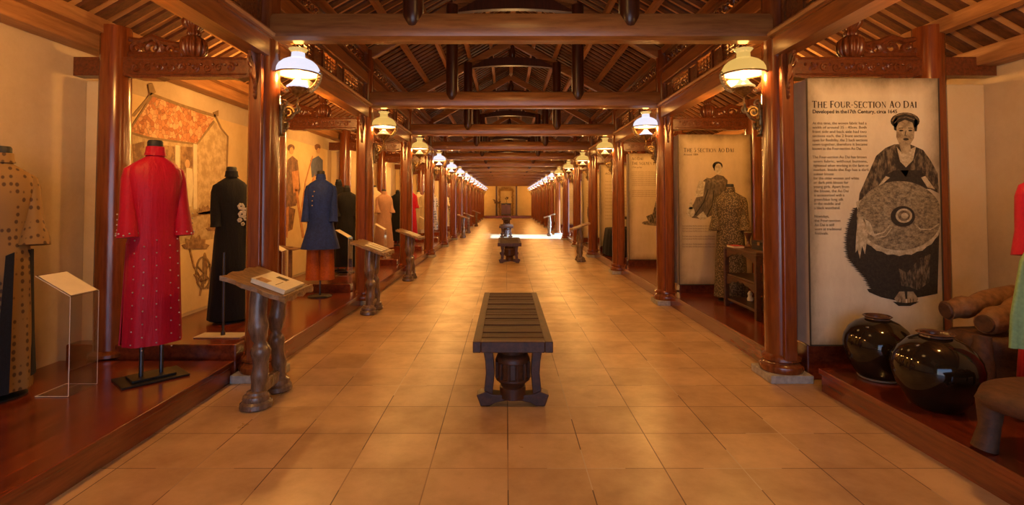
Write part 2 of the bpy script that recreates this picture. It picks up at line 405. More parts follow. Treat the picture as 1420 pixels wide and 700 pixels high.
# ------------------------------------------------------------------ columns
def carved_bracket(m, sx):
    # pierced hanging bracket under the long beam; a leafy curl in the YZ plane, thick in X
    for j, (y, z, R, fl, a0) in enumerate([(-.20, 2.48, .06, 1, 0), (-.13, 2.50, .05, -1, 1.5), (-.14, 2.40, .055, 1, 2.5), (-.115, 2.31, .045, -1, .4), (-.11, 2.23, .035, 1, 1.2)]):
        m.spiral((0, y - .03, z), R, 1.4, .014, 'x', fl, a0, 16, 6)
    m.tube([(0, -.27, 2.53), (0, -.21, 2.43), (0, -.165, 2.33), (0, -.15, 2.24), (0, -.135, 2.14)], [.012, .02, .018, .014, .006], 6)
    m.prism([(-.26, 2.555), (-.105, 2.555), (-.105, 2.16), (-.135, 2.2), (-.145, 2.3), (-.17, 2.4), (-.22, 2.48)], lambda u, v, t: (t, u, v), -.012, .012)
def make_column():
    t = thing('wooden_column', '', 'column')
    MB().lathe([(.118, .14), (.122, .5), (.121, 1.4), (.116, 2.4), (.11, 3.5)], n=28).build('shaft', 'col', t)
    MB().lathe([(.10, .06), (.155, .062), (.165, .085), (.16, .11), (.14, .125), (.135, .14), (.15, .155), (.148, .175), (.128, .19), (.12, .2)], n=28).build('turned_base', 'col', t)
    MB().box(-.165, .165, -.165, .165, 0, .062).build('stone_plinth', 'stone', t, bevel=.006, smooth=False)
    for sy in (-1, 1):
        MB().box(-.045, .045, min(sy * .095, sy * .155), max(sy * .095, sy * .155), .17 if sy > 0 else .17, 2.56).build('jamb', 'col', t, smooth=False, bevel=.004)
    m = MB(); carved_bracket(m, 1); m.build('carved_bracket', 'carve', t)
    return t
c0 = make_column(); first = True
for k, y in enumerate(YK):
    for sd, x in (('left', XL), ('right', XR)):
        place(c0, first, (x, y, 0), 0, 'tall lacquered round column, %s in the %s row along the corridor' % (nth(k), sd), 'corridor columns'); first = False
def make_outer():
    t = thing('outer_column', '', 'column')
    MB().lathe([(.115, 0), (.118, .6), (.114, 1.6), (.108, 2.64)], n=24).build('shaft', 'col', t)
    MB().lathe([(.13, 0), (.152, .01), (.152, .035), (.135, .05), (.12, .06)], n=24).build('turned_base', 'col', t)
    return t
o0 = make_outer(); first = True
for k, y in enumerate(YK):
    for sd, x in (('left', OL), ('right', OR_)):
        z = PZ
        o = place(o0, first, (x, y, z), 0, 'red wooden column on the platform, %s of the outer row by the %s wall' % (nth(k), sd), 'outer columns on the platforms'); first = False

# ------------------------------------------------------------------ platforms and thresholds
def has_platform(side, k):      # bay k lies in front of column k
    return not (side == 'right' and k == 6)
for side in ('left', 'right'):
    for k in range(NK + 1):
        if not has_platform(side, k): continue
        ya = YN + .1 if k == 0 else YK[k - 1] + .08
        yb = (YK[k] - .13 if k == 0 else YK[k] - .08) if k < NK else YE
        if side == 'right' and k == 0: yb = YK[0] - .31
        if side == 'left': xi = -2.11 if k == 0 else XL + .02; x0, x1 = WL + .006, xi
        else: xi = 2.31 if k == 0 else XR - .01; x0, x1 = xi, WR - .006
        if k == NK: continue
        t = thing('display_platform', 'dark red wooden display platform in the %s bay on the %s' % (nth(k), side), 'platform', ((x0 + x1) / 2, (ya + yb) / 2, 0), 0, 'display platforms')
        a, b = x0 - (x0 + x1) / 2, x1 - (x0 + x1) / 2; c, d = ya - (ya + yb) / 2, yb - (ya + yb) / 2
        cin = b if side == 'left' else a
        # keep clear of the column plinths
        MB().box(a, b, c, d, PZ - .045, PZ - .002).build('deck_board', 'platform', t, smooth=False, bevel=.006)
        if side == 'left': MB().box(a, b - .02, c + .01, d - .01, 0, PZ - .045).build('riser', 'platform', t, smooth=False)
        else: MB().box(a + .02, b, c + .01, d - .01, 0, PZ - .045).build('riser', 'platform', t, smooth=False)
    for k, y in enumerate(YK):
        x0, x1 = (WL, XL - .17) if side == 'left' else (XR + .17, WR)
        if side == 'right' and k in (5, 6): x0 = XR + .17
        ya, yb = (y - .07, y + .07)
        o = MB().box(x0, x1, ya, yb, 0, .275).build('threshold_beam', 'platform', smooth=False, bevel=.01)
        tag(o, 'dark raised threshold beam crossing the %s platform at the %s column' % (side, nth(k)), 'threshold', 'threshold beams between the platforms')

# ------------------------------------------------------------------ long beams with lattice frieze
def make_frieze():
    t = thing('beam_frieze', '', 'frieze')
    L = S
    MB().box(-.075, .075, 0, L, 2.56, 2.70).box(-.09, .09, 0, L, 2.70, 2.715).build('lower_beam', 'lbeam', t, smooth=False)
    m = MB(); prof = [(-.115, 2.715), (-.125, 2.735), (-.11, 2.755), (.11, 2.755), (.125, 2.735), (.115, 2.715)]
    m.prism(prof, lambda u, v, q: (u, q, v), 0, L); m.build('moulded_ledge', 'purlin', t)
    MB().box(-.06, .06, 0, L, 3.02, 3.17).build('upper_beam', 'lbeam', t, smooth=False, bevel=.01)
    m = MB(); m.box(-.025, .025, 0, L, 3.17, 3.195).box(-.09, .09, 0, L, 3.195, 3.215).build('cornice', 'lbeam', t, smooth=False)
    # lattice between ledge and upper beam
    z0, z1 = 2.755, 3.02
    m = MB(); m.box(-.02, .02, 0, L, z0, z0 + .02); m.box(-.02, .02, 0, L, z1 - .02, z1)
    cuts = [.14, .40, 1.02, 1.28, 1.72, 1.98, 2.60, 2.86]
    for c in cuts: m.box(-.024, .024, c - .017, c + .017, z0, z1)
    for a, b in zip(cuts[:-1], cuts[1:]):
        if b - a > .3:
            for q in (.06, .10, .14, .18): m.box(-.007, .007, a, b, z0 + q + .02, z0 + q + .03)
            n = 5
            for i in range(1, n):
                yy = a + (b - a) * i / n
                m.box(-.007, .007, yy - .004, yy + .004, z0 + .08, z1 - .03)
        else:
            m.box(-.006, .006, a, b, z0 + .04, z1 - .04)
    la = m.build('lattice', 'lattice', t, smooth=False)
    m = MB()
    for a, b in zip(cuts[:-1], cuts[1:]):
        cc = (a + b) / 2
        if b - a > .3:
            for q in (-.17, 0, .17):
                m.torus((0, cc + q, z0 + .05), .022, .008, 'x', n=10, m=5)
                m.spiral((0, cc + q - .045, z0 + .05), .022, 1, .007, 'x', 1, 0, 8, 5); m.spiral((0, cc + q + .045, z0 + .05), .022, 1, .007, 'x', -1, PI, 8, 5)
        else:
            for q in (.07, .135, .20):
                m.spiral((0, cc - .03, z0 + q), .034, 1.2, .010, 'x', 1, 0, 10, 5); m.spiral((0, cc + .035, z0 + q), .034, 1.2, .010, 'x', -1, PI, 10, 5)
    m.build('carved_rosettes', 'carve', la)
    m = MB(); yy = .16
    while yy < L - .1:
        m.spiral((0, yy, 3.275), .05, 1.4, .014, 'x', 1, 0, 10, 5); m.spiral((0, yy + .09, 3.35), .045, 1.3, .013, 'x', -1, 1, 10, 5)
        m.ball((0, yy + .1, 3.255), .022, 6); m.ball((0, yy + .02, 3.37), .022, 6)
        yy += .185
    m.box(-.015, .015, .1, L - .1, 3.40, 3.43)
    m.build('carved_scrollwork', 'carve', t)
    MB().box(-.055, .055, 0, L, 3.43, 3.50).build('top_rail', 'lbeam', t, smooth=False)
    return t
f0 = make_frieze(); first = True
for k in range(NK):
    for sd, x in (('left', XL), ('right', XR)):
        place(f0, first, (x, Y0 + S * (k - 1), 0), 0, 'carved lattice frieze and long beam over the %s bay on the %s' % (nth(k), sd), 'lattice friezes over the corridor columns'); first = False

# ------------------------------------------------------------------ roof trusses
def make_truss():
    t = thing('roof_truss', '', 'truss')
    a, b = XL + .08 - XC, XR - .08 - XC
    m = MB(); prof = [(-.085, 2.72), (-.05, 2.695), (.05, 2.695), (.085, 2.72), (.098, 2.78), (.095, 2.85), (.07, 2.905), (.0, 2.93), (-.07, 2.905), (-.095, 2.85), (-.098, 2.78)]
    m.prism(prof, lambda u, v, q: (q, u, v), a, b); m.build('tie_beam', 'beam', t, ang=.5)
    for s in (-1, 1):
        zr = deck(XC + .87) - .20
        MB().lathe([(.004, 2.765), (.03, 2.775), (.06, 2.805), (.078, 2.86), (.084, 2.92), (.084, zr)], (s * .87, -.045, 0), 16).build('post', 'darkpost', t)
        # slanting principal rafter
        xo = (a if s < 0 else b); zo = deck(XC + xo) - .25
        MB().bar((xo + (-.05 if s < 0 else .05), 0, zo), (0, 0, RID - .25), .10, .14).build('principal_rafter', 'beam', t, smooth=False, bevel=.008)
    m = MB(); top = []; bot = []
    for i in range(13):
        u = -.80 + 1.6 * i / 12; q = 1 - (u / .8) ** 2
        bot.append((u, 4.03 + .05 * q)); top.append((u, 4.15 + .09 * q))
    m.prism(bot + top[::-1], lambda u, v, q: (u, q, v), -.05, .05); m.build('collar_beam', 'darkpost', t, smooth=False)
    MB().lathe([(.03, 4.22), (.06, 4.26), (.065, 4.36), (.04, 4.44), (.05, 4.52)], n=12).build('king_post', 'darkpost', t)
    for s in (-1, 1):
        for u in (.42,):
            MB().lathe([(.028, 4.18), (.045, 4.23), (.03, 4.33)], (s * u, 0, 0), 10).build('block', 'darkpost', t)
        MB().bar((s * .80, 0, 3.35), (s * 1.75, 0, 3.35), .05, .10).bar((s * .80, 0, 3.62), (s * 1.32, 0, 3.62), .05, .08).build('strut_beam', 'darkpost', t, smooth=False)
    return t
t0 = make_truss()
for ch in list(t0.children):
    if ch.name.startswith('strut_beam'): bpy.data.objects.remove(ch)
for k, y in enumerate(YK):
    place(t0, k == 0, (XC, y, 0), 0, 'timber roof truss with rounded tie beam and two posts, %s across the corridor' % nth(k), 'roof trusses over the corridor')

# ------------------------------------------------------------------ carved lintels of the aisles
def make_lintel(xo, xi):                       # xo outer column, xi corridor column; local x grows inwards
    t = thing('carved_lintel', '', 'lintel'); L = xi - xo; s = 1 if L > 0 else -1; L = abs(L)
    fx = lambda u: s * u
    m = MB(); pts = [(-.42 if s > 0 else -.5, 2.41), (.12, 2.41), (.2, 2.39), (L * .3, 2.385), (L * .34, 2.40), (L - .28, 2.40), (L - .2, 2.385), (L - .1, 2.40), (L - .1, 2.53), (L - .16, 2.56), (-.42 if s > 0 else -.5, 2.56)]
    m.prism(pts, lambda u, v, q: (fx(u), q, v), -.055, .055)
    lb = m.build('lintel_beam', 'carve', t, smooth=False)
    m = MB()
    for i in range(9):
        u = .2 + (L - .45) * i / 8
        m.spiral((fx(u), -.057, 2.475), .035, 1.3, .010, 'y', 1 if i % 2 else -1, i, 12, 5)
        m.ball((fx(u + .05), -.057, 2.50), .013, 5)
    m.tube([(fx(.13), -.058, 2.545), (fx(L - .12), -.058, 2.545)], .008, 6); m.tube([(fx(.13), -.058, 2.42), (fx(L - .12), -.058, 2.42)], .007, 6)
    m.build('relief_carving', 'carve', lb)
    bx = fx(.63 if s > 0 else .63)
    MB().lathe([(.05, 2.56), (.075, 2.575), (.098, 2.61), (.104, 2.66), (.095, 2.71), (.06, 2.735), (.048, 2.745), (.055, 2.76), (.05, 2.775), (.045, 2.785), (.06, 2.80), (.088, 2.83), (.09, 2.87), (.06, 2.905), (.03, 2.91)], (bx, 0, 0), 84, 12, .20).build('lotus_post', 'carve', t)
    m = MB()
    for (u, z, R, fl, a0) in ((.17, 2.64, .055, 1, 0), (.30, 2.65, .075, -1, 1), (.44, 2.63, .06, 1, 2.6), (.51, 2.61, .04, -1, .5), (.22, 2.58, .04, 1, 3)):
        m.spiral((fx(u), 0, z), R, 1.35, .026, 'y', fl * s, a0, 18, 7)
    m.tube([(fx(.11), 0, 2.72), (fx(.2), 0, 2.70), (fx(.3), 0, 2.735), (fx(.4), 0, 2.69), (fx(.54), 0, 2.67)], [.02, .03, .028, .03, .02], 7)
    m.tube([(fx(.11), 0, 2.59), (fx(.54), 0, 2.585)], .03, 7)
    m.build('scroll_carving', 'carve', t)
    return t
for sd, xo, xi in (('left', OL, XL), ('right', OR_, XR)):
    l0 = make_lintel(xo, xi)
    for k, y in enumerate(YK):
        place(l0, k == 0, (xo, y, 0), 0, 'carved dark wood lintel with lotus post over the %s aisle, %s' % (sd, nth(k)), 'carved lintels over the aisles')

# ------------------------------------------------------------------ wall lamps
def make_lamp(warm):
    t = thing('wall_lamp', '', 'lamp')        # local +x points from the column to the corridor; origin on the column face
    cx = .13
    dome = [(.172, -.005), (.174, .010), (.168, .040), (.150, .073), (.120, .100), (.085, .117), (.062, .125), (.054, .138), (.052, .170)]
    sh = MB().lathe(dome, (cx, 0, 0), 32, cap=False)
    sh = sh.build('glass_shade', 'milk_warm' if warm else 'milk_white', t)
    MB().lathe([(max(r - .006, .01), z) for r, z in dome[:-1]], (cx, 0, 0), 32, cap=False).build('shade_lining', 'milk_white', sh)
    MB().lathe([(.052, .168), (.055, .178), (.072, .192), (.078, .200), (.072, .202), (.05, .188), (.045, .170)], (cx, 0, 0), 28, 14, .08, cap=False).build('glass_cap', 'rim_warm', sh)
    MB().torus((cx, 0, -.008), .174, .0065, 'z', n=32).build('shade_ring', 'brass', sh)
    MB().lathe([(.008, .0), (.016, .02), (.016, .05), (.012, .08), (.01, .14)], (cx, 0, 0), 14).build('bulb', 'bulb', t)
    MB().lathe([(.088, -.118), (.088, -.108), (.070, -.095), (.045, -.072), (.034, -.055), (.022, -.048)], (cx, 0, 0), 24).build('font_glass', 'milk_white' if not warm else 'rim_warm', t)
    m = MB().lathe([(.006, -.20), (.014, -.195), (.02, -.185), (.04, -.172), (.06, -.155), (.074, -.135), (.088, -.122), (.07, -.120)], (cx, 0, 0), 24, 12, .12)
    m.lathe([(.012, -.25), (.005, -.20)], (cx, 0, 0), 10); m.build('brass_cup', 'brass', t)
    for s in (-1, 1):
        m = MB()
        for i in range(9):
            a = i / 8; z = -.005 - .135 * math.sin(a * 1.35); xx = s * (.180 - .085 * a ** 1.6)
            m.torus((cx + xx, 0, z), .016, .007, 'y', n=9, m=5)
            m.torus((cx + xx + s * .012, 0, z - .012), .009, .005, 'y', n=7, m=5)
        m.build('scroll_arm', 'brass', t)
    m = MB()
    m.tube([(-.015, 0, -.36), (.03, 0, -.39), (.08, 0, -.37), (.12, 0, -.31), (cx, 0, -.22)], .010, 6)
    m.spiral((.055, 0, -.32), .05, 1.5, .013, 'y', 1, 0, 16, 6); m.spiral((.115, 0, -.30), .035, 1.3, .011, 'y', -1, 1, 12, 6); m.spiral((.035, 0, -.43), .035, 1.3, .012, 'y', 1, 2, 12, 6); m.spiral((.02, 0, -.25), .03, 1.3, .011, 'y', -1, 2, 12, 6)
    for i in range(5): m.spiral((.02 + .014 * (i % 2), (i - 2) * .018, -.28 - .045 * i), .030, 1.2, .011, 'x', 1 if i % 2 else -1, i, 10, 5)
    m.build('bracket', 'brass', t)
    MB().lathe([(.03, -.52), (.012, -.50), (.022, -.44), (.028, -.36), (.02, -.28), (.006, -.24)], (0, 0, 0), 12).build('backplate', 'brass', t)
    return t
lampW = make_lamp(False); lampY = make_lamp(True)
fw = fy = True
def plight(loc, e, col, r=.05, spot=None):
    l = bpy.data.lights.new('lamp_or_fill_light', 'POINT'); l.energy = e; l.color = col; l.shadow_soft_size = r
    o = bpy.data.objects.new('lamp_or_fill_light', l); C.objects.link(o); o.location = loc; return o
LCOL = (1.0, .465, .105)
for k, y in enumerate(YK):
    for sd, x in (('left', XL + .115), ('right', XR - .115)):
        warm = (sd == 'left' and k in (1, 2)) or (sd == 'right' and k in (0, 2, 3, 4, 5))
        lab = 'brass wall lamp with %s milk glass shade on the %s %s column' % ('dim yellow' if warm else 'bright white', nth(k), sd)
        rz = 0 if sd == 'left' else PI
        if warm: place(lampY, fy, (x, y + .06, 2.455), rz, lab, 'wall lamps along the corridor'); fy = False
        else: place(lampW, fw, (x, y + .06, 2.455), rz, lab, 'wall lamps along the corridor'); fw = False
        lx = x + (.13 if sd == 'left' else -.13)
        plight((lx, y + .06, 2.43), 38 if not warm else 28, LCOL, .03)
        plight((lx, y + .06, 2.69), 1.0, LCOL, .05)
    plight((XC, y - 1.5, 3.25), 9, (1.0, .52, .16), .25)  # added fill light to lift the roof, no lamp hangs here

# ------------------------------------------------------------------ aisle lights
for k in range(NK + 1):
    y = Y0 + S * (k - .5)
    for sd, x in (('left', XL - .30), ('right', XR + .30)):
        e = 66 if sd == 'left' else 54
        if k == 0: e *= .8 if sd == 'left' else .95
        plight((x, y, 2.5), e, (1.0, .475, .11), .06)
# daylight
sun = bpy.data.lights.new('sun', 'SUN'); sun.energy = 60; sun.color = (.36, .64, 1.0); sun.angle = .03
so = bpy.data.objects.new('sun', sun); C.objects.link(so); so.rotation_euler = Vector((-1, .08, -.44)).to_track_quat('-Z', 'Y').to_euler()
wd = bpy.data.worlds.new('world'); bpy.context.scene.world = wd; wd.use_nodes = True
bg = wd.node_tree.nodes['Background']; sky = wd.node_tree.nodes.new('ShaderNodeTexSky'); sky.sky_type = 'PREETHAM'
wd.node_tree.links.new(sky.outputs[0], bg.inputs[0]); bg.inputs[1].default_value = 3.0

# ------------------------------------------------------------------ benches
def make_bench(L=1.9, Wd=.54):
    t = thing('wooden_bench', '', 'bench'); h = .46; w2 = Wd / 2
    m = MB(); n = 24
    for i in range(n):
        a = -L / 2 + .06 + (L - .12) * i / n; b = a + (L - .12) / n - (.003 if i % 4 else .007)
        m.box(-w2 + .05, w2 - .05, a, b, h - .035, h - .006 + .003 * math.sin(i * 2.3))
    m.build('seat_slats', 'bench', t, smooth=False, bevel=.002)
    m = MB(); m.box(-w2, -w2 + .055, -L / 2, L / 2, h - .075, h); m.box(w2 - .055, w2, -L / 2, L / 2, h - .075, h)
    m.box(-w2 + .055, w2 - .055, -L / 2, -L / 2 + .06, h - .075, h - .001); m.box(-w2 + .055, w2 - .055, L / 2 - .06, L / 2, h - .075, h - .001)
    m.build('seat_frame', 'bench2', t, smooth=False, bevel=.005)
    for s in (-1, 1):
        y = s * (L / 2 - .13)
        prof = [(.09, .05), (.09, .125), (.082, .13), (.086, .145), (.110, .17), (.118, .175), (.118, .19), (.108, .195), (.108, .295), (.118, .30), (.118, .315), (.105, .345), (.085, .355), (.088, .385)]
        m = MB().lathe(prof, (0, y, 0), 48)
        lp = m.build('lantern_pedestal', 'bench2', t)
        m = MB()
        for i in range(12):
            a = 2 * PI * i / 12 + .26; cxx, cyy = .113 * math.cos(a), y + .113 * math.sin(a)
            m.lathe([(.012, .19), (.012, .30)], (cxx * 1.0, cyy, 0), 8)
        m.build('pedestal_ribs', 'bench', lp)
        for sx in (-1, 1):
            pts = []
            outer = [(.205, .385), (.19, .30), (.185, .22), (.195, .12), (.20, .06)]
            inner = [(.14, .06), (.135, .12), (.125, .22), (.13, .30), (.14, .385)]
            MB().prism([(sx * u, v) for u, v in outer + inner], lambda u, v, q: (u, q, v), y - .035, y + .035).build('leg', 'bench2', t, bevel=.004)
        base = [(-.235, .0), (-.17, .0), (-.13, .022), (-.06, .035), (.06, .035), (.13, .022), (.17, .0), (.235, .0), (.265, .075), (.20, .10), (.15, .08), (.08, .075), (-.08, .075), (-.15, .08), (-.20, .10), (-.265, .075)]
        MB().prism([(u * .94, v) for u, v in base], lambda u, v, q: (u, q, v), y - .05, y + .05).build('footed_base', 'bench2', t, smooth=False, bevel=.006)
    return t
b0 = make_bench()
place(b0, True, (.045, 4.46, 0), 0, 'dark wooden slatted bench standing nearest in the middle of the tiled floor', 'benches down the corridor')
place(b0, False, (.075, 12.75, 0), 0, 'dark wooden bench second from the front, before the patch of daylight', 'benches down the corridor')
place(b0, False, (.0, 20.9, 0), 0, 'pale sunlit wooden bench standing in the daylight behind the second bench', 'benches down the corridor')
place(b0, False, (.02, 30.0, 0), 0, 'farthest small dark bench near the end of the corridor', 'benches down the corridor')

# ------------------------------------------------------------------ lecterns
def make_lectern(book=True, seed=1):
    rnd = random.Random(seed)
    t = thing('lectern', '', 'lectern')       # local: high edge at -x, low edge at +x
    m = MB(); n = 10; top = []
    hx, hz, lx, lz = -.215, .955, .24, .79
    # hewn board with a wavy outline
    out = []
    for i in range(n): out.append((hx + .012 * math.sin(i * 1.7), -.27 + .54 * i / (n - 1)))
    for i in range(n): out.append((hx + (lx - hx) * i / (n - 1), .27 + .014 * math.sin(i * 1.3)))
    for i in range(n): out.append((lx + .012 * math.sin(i * 2.1), .27 - .54 * i / (n - 1)))
    for i in range(n): out.append((lx - (lx - hx) * i / (n - 1), -.27 + .014 * math.sin(i * 1.9)))
    o2 = []
    for p in out:
        if not o2 or (abs(p[0] - o2[-1][0]) + abs(p[1] - o2[-1][1])) > .004: o2.append(p)
    zz = lambda u: hz + (lz - hz) * (u - hx) / (lx - hx)
    m.prism(o2, lambda u, v, q: (u, v, zz(u) + q), -.032, 0); m.build('slanted_board', 'lecttop', t, smooth=False, bevel=.004)
    m = MB(); m.bar((lx - .012, -.26, zz(lx) + .008), (lx - .012, .26, zz(lx) + .008), .02, .025); m.build('book_ledge', 'lecttop', t, smooth=False)
    for s, r0 in ((-1, 1.0), (1, .9)):
        y = s * .17; path = []; R = []
        N = 26
        for i in range(N + 1):
            k = i / N; z = .06 + .80 * k
            path.append((.012 * math.sin(k * 7 + s) + .01, y + .014 * math.cos(k * 6 + s) - s * .03 * k, z if i < N else zz(.01) - .035))
            lump = .017 * math.exp(-((k - .42) / .06) ** 2) + .014 * math.exp(-((k - .64) / .05) ** 2) + .012 * math.exp(-((k - .2) / .05) ** 2) - .022 * math.exp(-((k - .49) / .025) ** 2)
            R.append((.047 + .018 * k + lump) * r0)
        gl = MB().tube(path, R, 14).build('gnarled_leg', 'lect', t, ang=1.2)
        MB().lathe([(.098, 0), (.112, .012), (.108, .04), (.09, .055), (.094, .07), (.088, .09), (.07, .10), (.066, .115), (.05, .12)], (.0, y, 0), 24).build('turned_foot', 'lect', gl)
    MB().bar((.01, -.15, .13), (.01, .15, .12), .06, .10).build('cross_piece', 'lect', t, bevel=.015)
    return t
lec0 = make_lectern(); 
place(lec0, True, (-1.705, 3.74, 0), 0, 'rustic slanted lectern on gnarled wood legs holding a book, nearest on the left', 'rustic lecterns')
lecs = [(-1.715, 6.67, 0, 'rustic lectern with reading cards beside the second left column'), (-1.735, 9.38, 0, 'rustic lectern before the third left column'),
        (-1.68, 20.2, 0, 'pale rustic lectern far down the left side, near the daylight patch'), (-1.70, 23.3, 0, 'small rustic lectern on the left just behind the daylight patch'),
        (-1.70, 29.5, 0, 'small distant rustic lectern far along the left row'),
        (1.75, 12.3, PI, 'rustic lectern with cup shaped top beside the fourth right column'), (1.78, 21.3, PI, 'small pale rustic lectern beyond the right hand doorway')]
for x, y, rz, lab in lecs: place(lec0, False, (x, y, 0), rz, lab, 'rustic lecterns', (.95, .95, .95))
lec0.scale = (.95, .95, .95)
# book on the nearest lectern
ang = math.atan2(.165, .455)
def on_board(u, v, q, cx=-1.705, cy=3.74):      # u across (x), v along y, q above the board
    z = .955 + (.79 - .955) * (u + .215) / .455
    return (cx + .95 * u + q * math.sin(ang), cy + .95 * v, .95 * z + q * math.cos(ang) + .001)
t = thing('reading_book', 'white picture book lying on the nearest rustic lectern', 'book', on_board(.0, -.05, .001))
def rel(p, o): return (p[0] - o[0], p[1] - o[1], p[2] - o[2])
org = on_board(.0, -.05, .001)
def bk(q0, q1, u0, u1, v0, v1):
    m = MB(); vs = [rel(on_board(u, v, q), org) for q in (q0, q1) for u, v in ((u0, v0), (u1, v0), (u1, v1), (u0, v1))]
    return m.add(vs, [(0,3,2,1),(4,5,6,7),(0,1,5,4),(1,2,6,5),(2,3,7,6),(3,0,4,7)])
bk(.003, .030, -.04, .20, -.20, .0).build('page_block', 'paper', t, smooth=False)
bk(.030, .034, -.043, .203, -.203, .003).build('cover', 'paper', t, smooth=False)
bk(.0342, .0350, -.02, .06, -.19, -.10).build('cover_photo', 'mu_dark', t, smooth=False)
bk(.0342, .0350, .11, .115, -.16, -.03).build('cover_text', 'ink2', t, smooth=False)
t = thing('reading_booklet', 'second white booklet with a dark mark lying behind the book on the nearest lectern', 'book', org)
bk(.003, .022, -.06, .19, .02, .19).build('page_block', 'paper', t, smooth=False)
bk(.0222, .0232, .02, .10, .06, .12).build('cover_mark', 'ink', t, smooth=False)
for (cx, cy, lab) in ((-1.715, 6.67, 'pale reading cards lying on the second left lectern'), (-1.735, 9.38, 'pale reading cards lying on the third left lectern')):
    og = on_board(0, 0, .001, cx, cy)
    t = thing('reading_card', lab, 'card', og, 0, 'reading cards on the lecterns')
    for v0 in (-.2, -.04, .11):
        vs = [rel(on_board(u, v, q, cx, cy), og) for q in (.004, .010) for u, v in ((-.05, v0), (.17, v0), (.17, v0 + .1), (-.05, v0 + .1))]
        MB().add(vs, [(0,3,2,1),(4,5,6,7),(0,1,5,4),(1,2,6,5),(2,3,7,6),(3,0,4,7)]).build('card', 'paper', t, smooth=False)

# ------------------------------------------------------------------ mannequins in robes
def ring(z, rx, ry, n=40, cx=0, cy=0, wob=0, fr=7, ph=0, a0=0, a1=2 * PI, closed=True):
    out = []; N = n if closed else n + 1
    for i in range(N):
        a = a0 + (a1 - a0) * i / n
        e = .85
        c, s_ = math.cos(a), math.sin(a)
        c2 = math.copysign(abs(c) ** e, c); s2 = math.copysign(abs(s_) ** e, s_)
        q = 1 + wob * math.sin(fr * a + ph)
        out.append((cx + rx * c2 * q, cy + ry * s2 * q, z))
    return out
def mannequin(name, label, loc, rz, cloth, hem=.20, cloth2=None, flare=1.0, sleeve=1.05, sleeve_end=.085, pole='single', trousers=None, slit=True, collar_mat=None, neck='black', belly=1.0, group=None, arms=True, hgt=1.62, collar=True):
    t = thing(name, label, 'mannequin', loc, rz, group)
    k = hgt / 1.62
    Z = lambda z: z * k
    # torso: closed loft from neck to hip (front faces -y)
    prof = [(1.545, .050, .048), (1.515, .060, .056), (1.493, .095, .068), (1.465, .138, .082), (1.425, .165, .094), (1.37, .174, .108), (1.29, .162, .122), (1.20, .152, .116), (1.08, .144, .106), (.98, .154, .112), (.90, .164, .120)]
    rs = [ring(Z(z), rx * belly, ry * belly, 40, 0, -.005) for z, rx, ry in prof]
    if not slit:
        for i in range(1, 10):
            q = i / 9; z = .90 + (hem - .90) * q
            rs.append(ring(Z(z), (.164 + .065 * flare * q) * belly, (.120 + .07 * flare * q) * belly, 40, 0, 0, .016 * q, 9, 1.3 * q))
    MB().rings(rs, True).build('robe', cloth, t, ang=1.3)
    if slit:
        for s, nm in ((-1, 'front_panel'), (1, 'back_panel')):
            outer = []; inner = []
            for i in range(12):
                q = i / 11; z = .93 + (hem - .93) * q
                a0, a1 = (PI + .03 + .14 * q, 2 * PI - .03 - .14 * q) if s < 0 else (.03 + .14 * q, PI - .03 - .14 * q)
                rx = (.163 + .055 * flare * q) * belly; ry = (.121 + .085 * flare * q) * belly
                outer.append(ring(Z(z), rx, ry, 30, 0, 0, .03 * q, 8, 1 + s + 1.2 * q, a0, a1, False)); inner.append(ring(Z(z), rx - .008, ry - .008, 30, 0, 0, .03 * q, 8, 1 + s + 1.2 * q, a0, a1, False))
            m = MB(); rr = [o + i_[::-1] for o, i_ in zip(outer, inner)]; m.rings(rr, True); m.build(nm, cloth, t, ang=1.3)
        if trousers:
            for s in (-1, 1):
                m = MB(); m.rings([ring(Z(z), r, r * .95, 18, s * .075, 0, .04, 5, z * 3) for z, r in ((.95, .085), (.7, .088), (.4, .095), (max(hem - .16, .12), .11))]); m.build('trouser_leg', trousers, t, ang=1.3)
    if arms:
        for s in (-1, 1):
            y1 = -.02
            path = [(s * .115, 0, 1.445), (s * .150, 0, 1.415), (s * .158, -.003, 1.36), (s * .162, -.016, 1.25), (s * .166, -.036, 1.15), (s * .170, -.06, sleeve + .04), (s * .170, -.065, sleeve)]
            path = [(a * belly, b, Z(c)) for a, b, c in path]
            MB().tube(path, [.025, .038, .045, .047, .049, sleeve_end * .78, sleeve_end * .85], 16).build('sleeve', cloth, t, ang=1.3)
    if collar: MB().rings([ring(Z(z), r, r * .95, 24, 0, -.005) for z, r in ((1.525, .066), (1.55, .06), (1.585, .056), (1.588, .052))]).build('collar', collar_mat or cloth, t)
    MB().rings([ring(Z(z), r, r, 20) for z, r in ((1.54, .05), (1.60, .047), (1.62, .047), (1.632, .04))]).build('neck', neck, t)
    if pole == 'double':
        for s in (-1, 1): MB().lathe([(.014, .02), (.014, hem + .25)], (s * .06, 0, 0), 12).build('pole', 'steel', t)
        m = MB().box(-.13, .13, -.09, .09, .012, .028); m.build('foot_plate', 'blackbase', t, smooth=False, bevel=.003)
        MB().box(-.20, .20, -.14, .14, 0, .012).build('base_plate', 'blackbase', t, smooth=False, bevel=.002)
    else:
        MB().lathe([(.012, .012), (.012, hem + .3)], (0, 0, 0), 12).build('pole', 'steel', t)
        MB().lathe([(.15, 0), (.15, .008), (.14, .014), (.02, .02)], (0, 0, 0), 28).build('base_plate', 'blackbase', t)
    return t
PZt = PZ
R1 = mannequin('dressed_mannequin', 'headless mannequin in a long crimson robe with beads, on the left platform', (-2.48, 3.66, PZt), .85, 'red', hem=.25, flare=.45, sleeve=.97, sleeve_end=.078, pole='double', belly=.97, collar_mat='red', hgt=1.65)
m = MB()
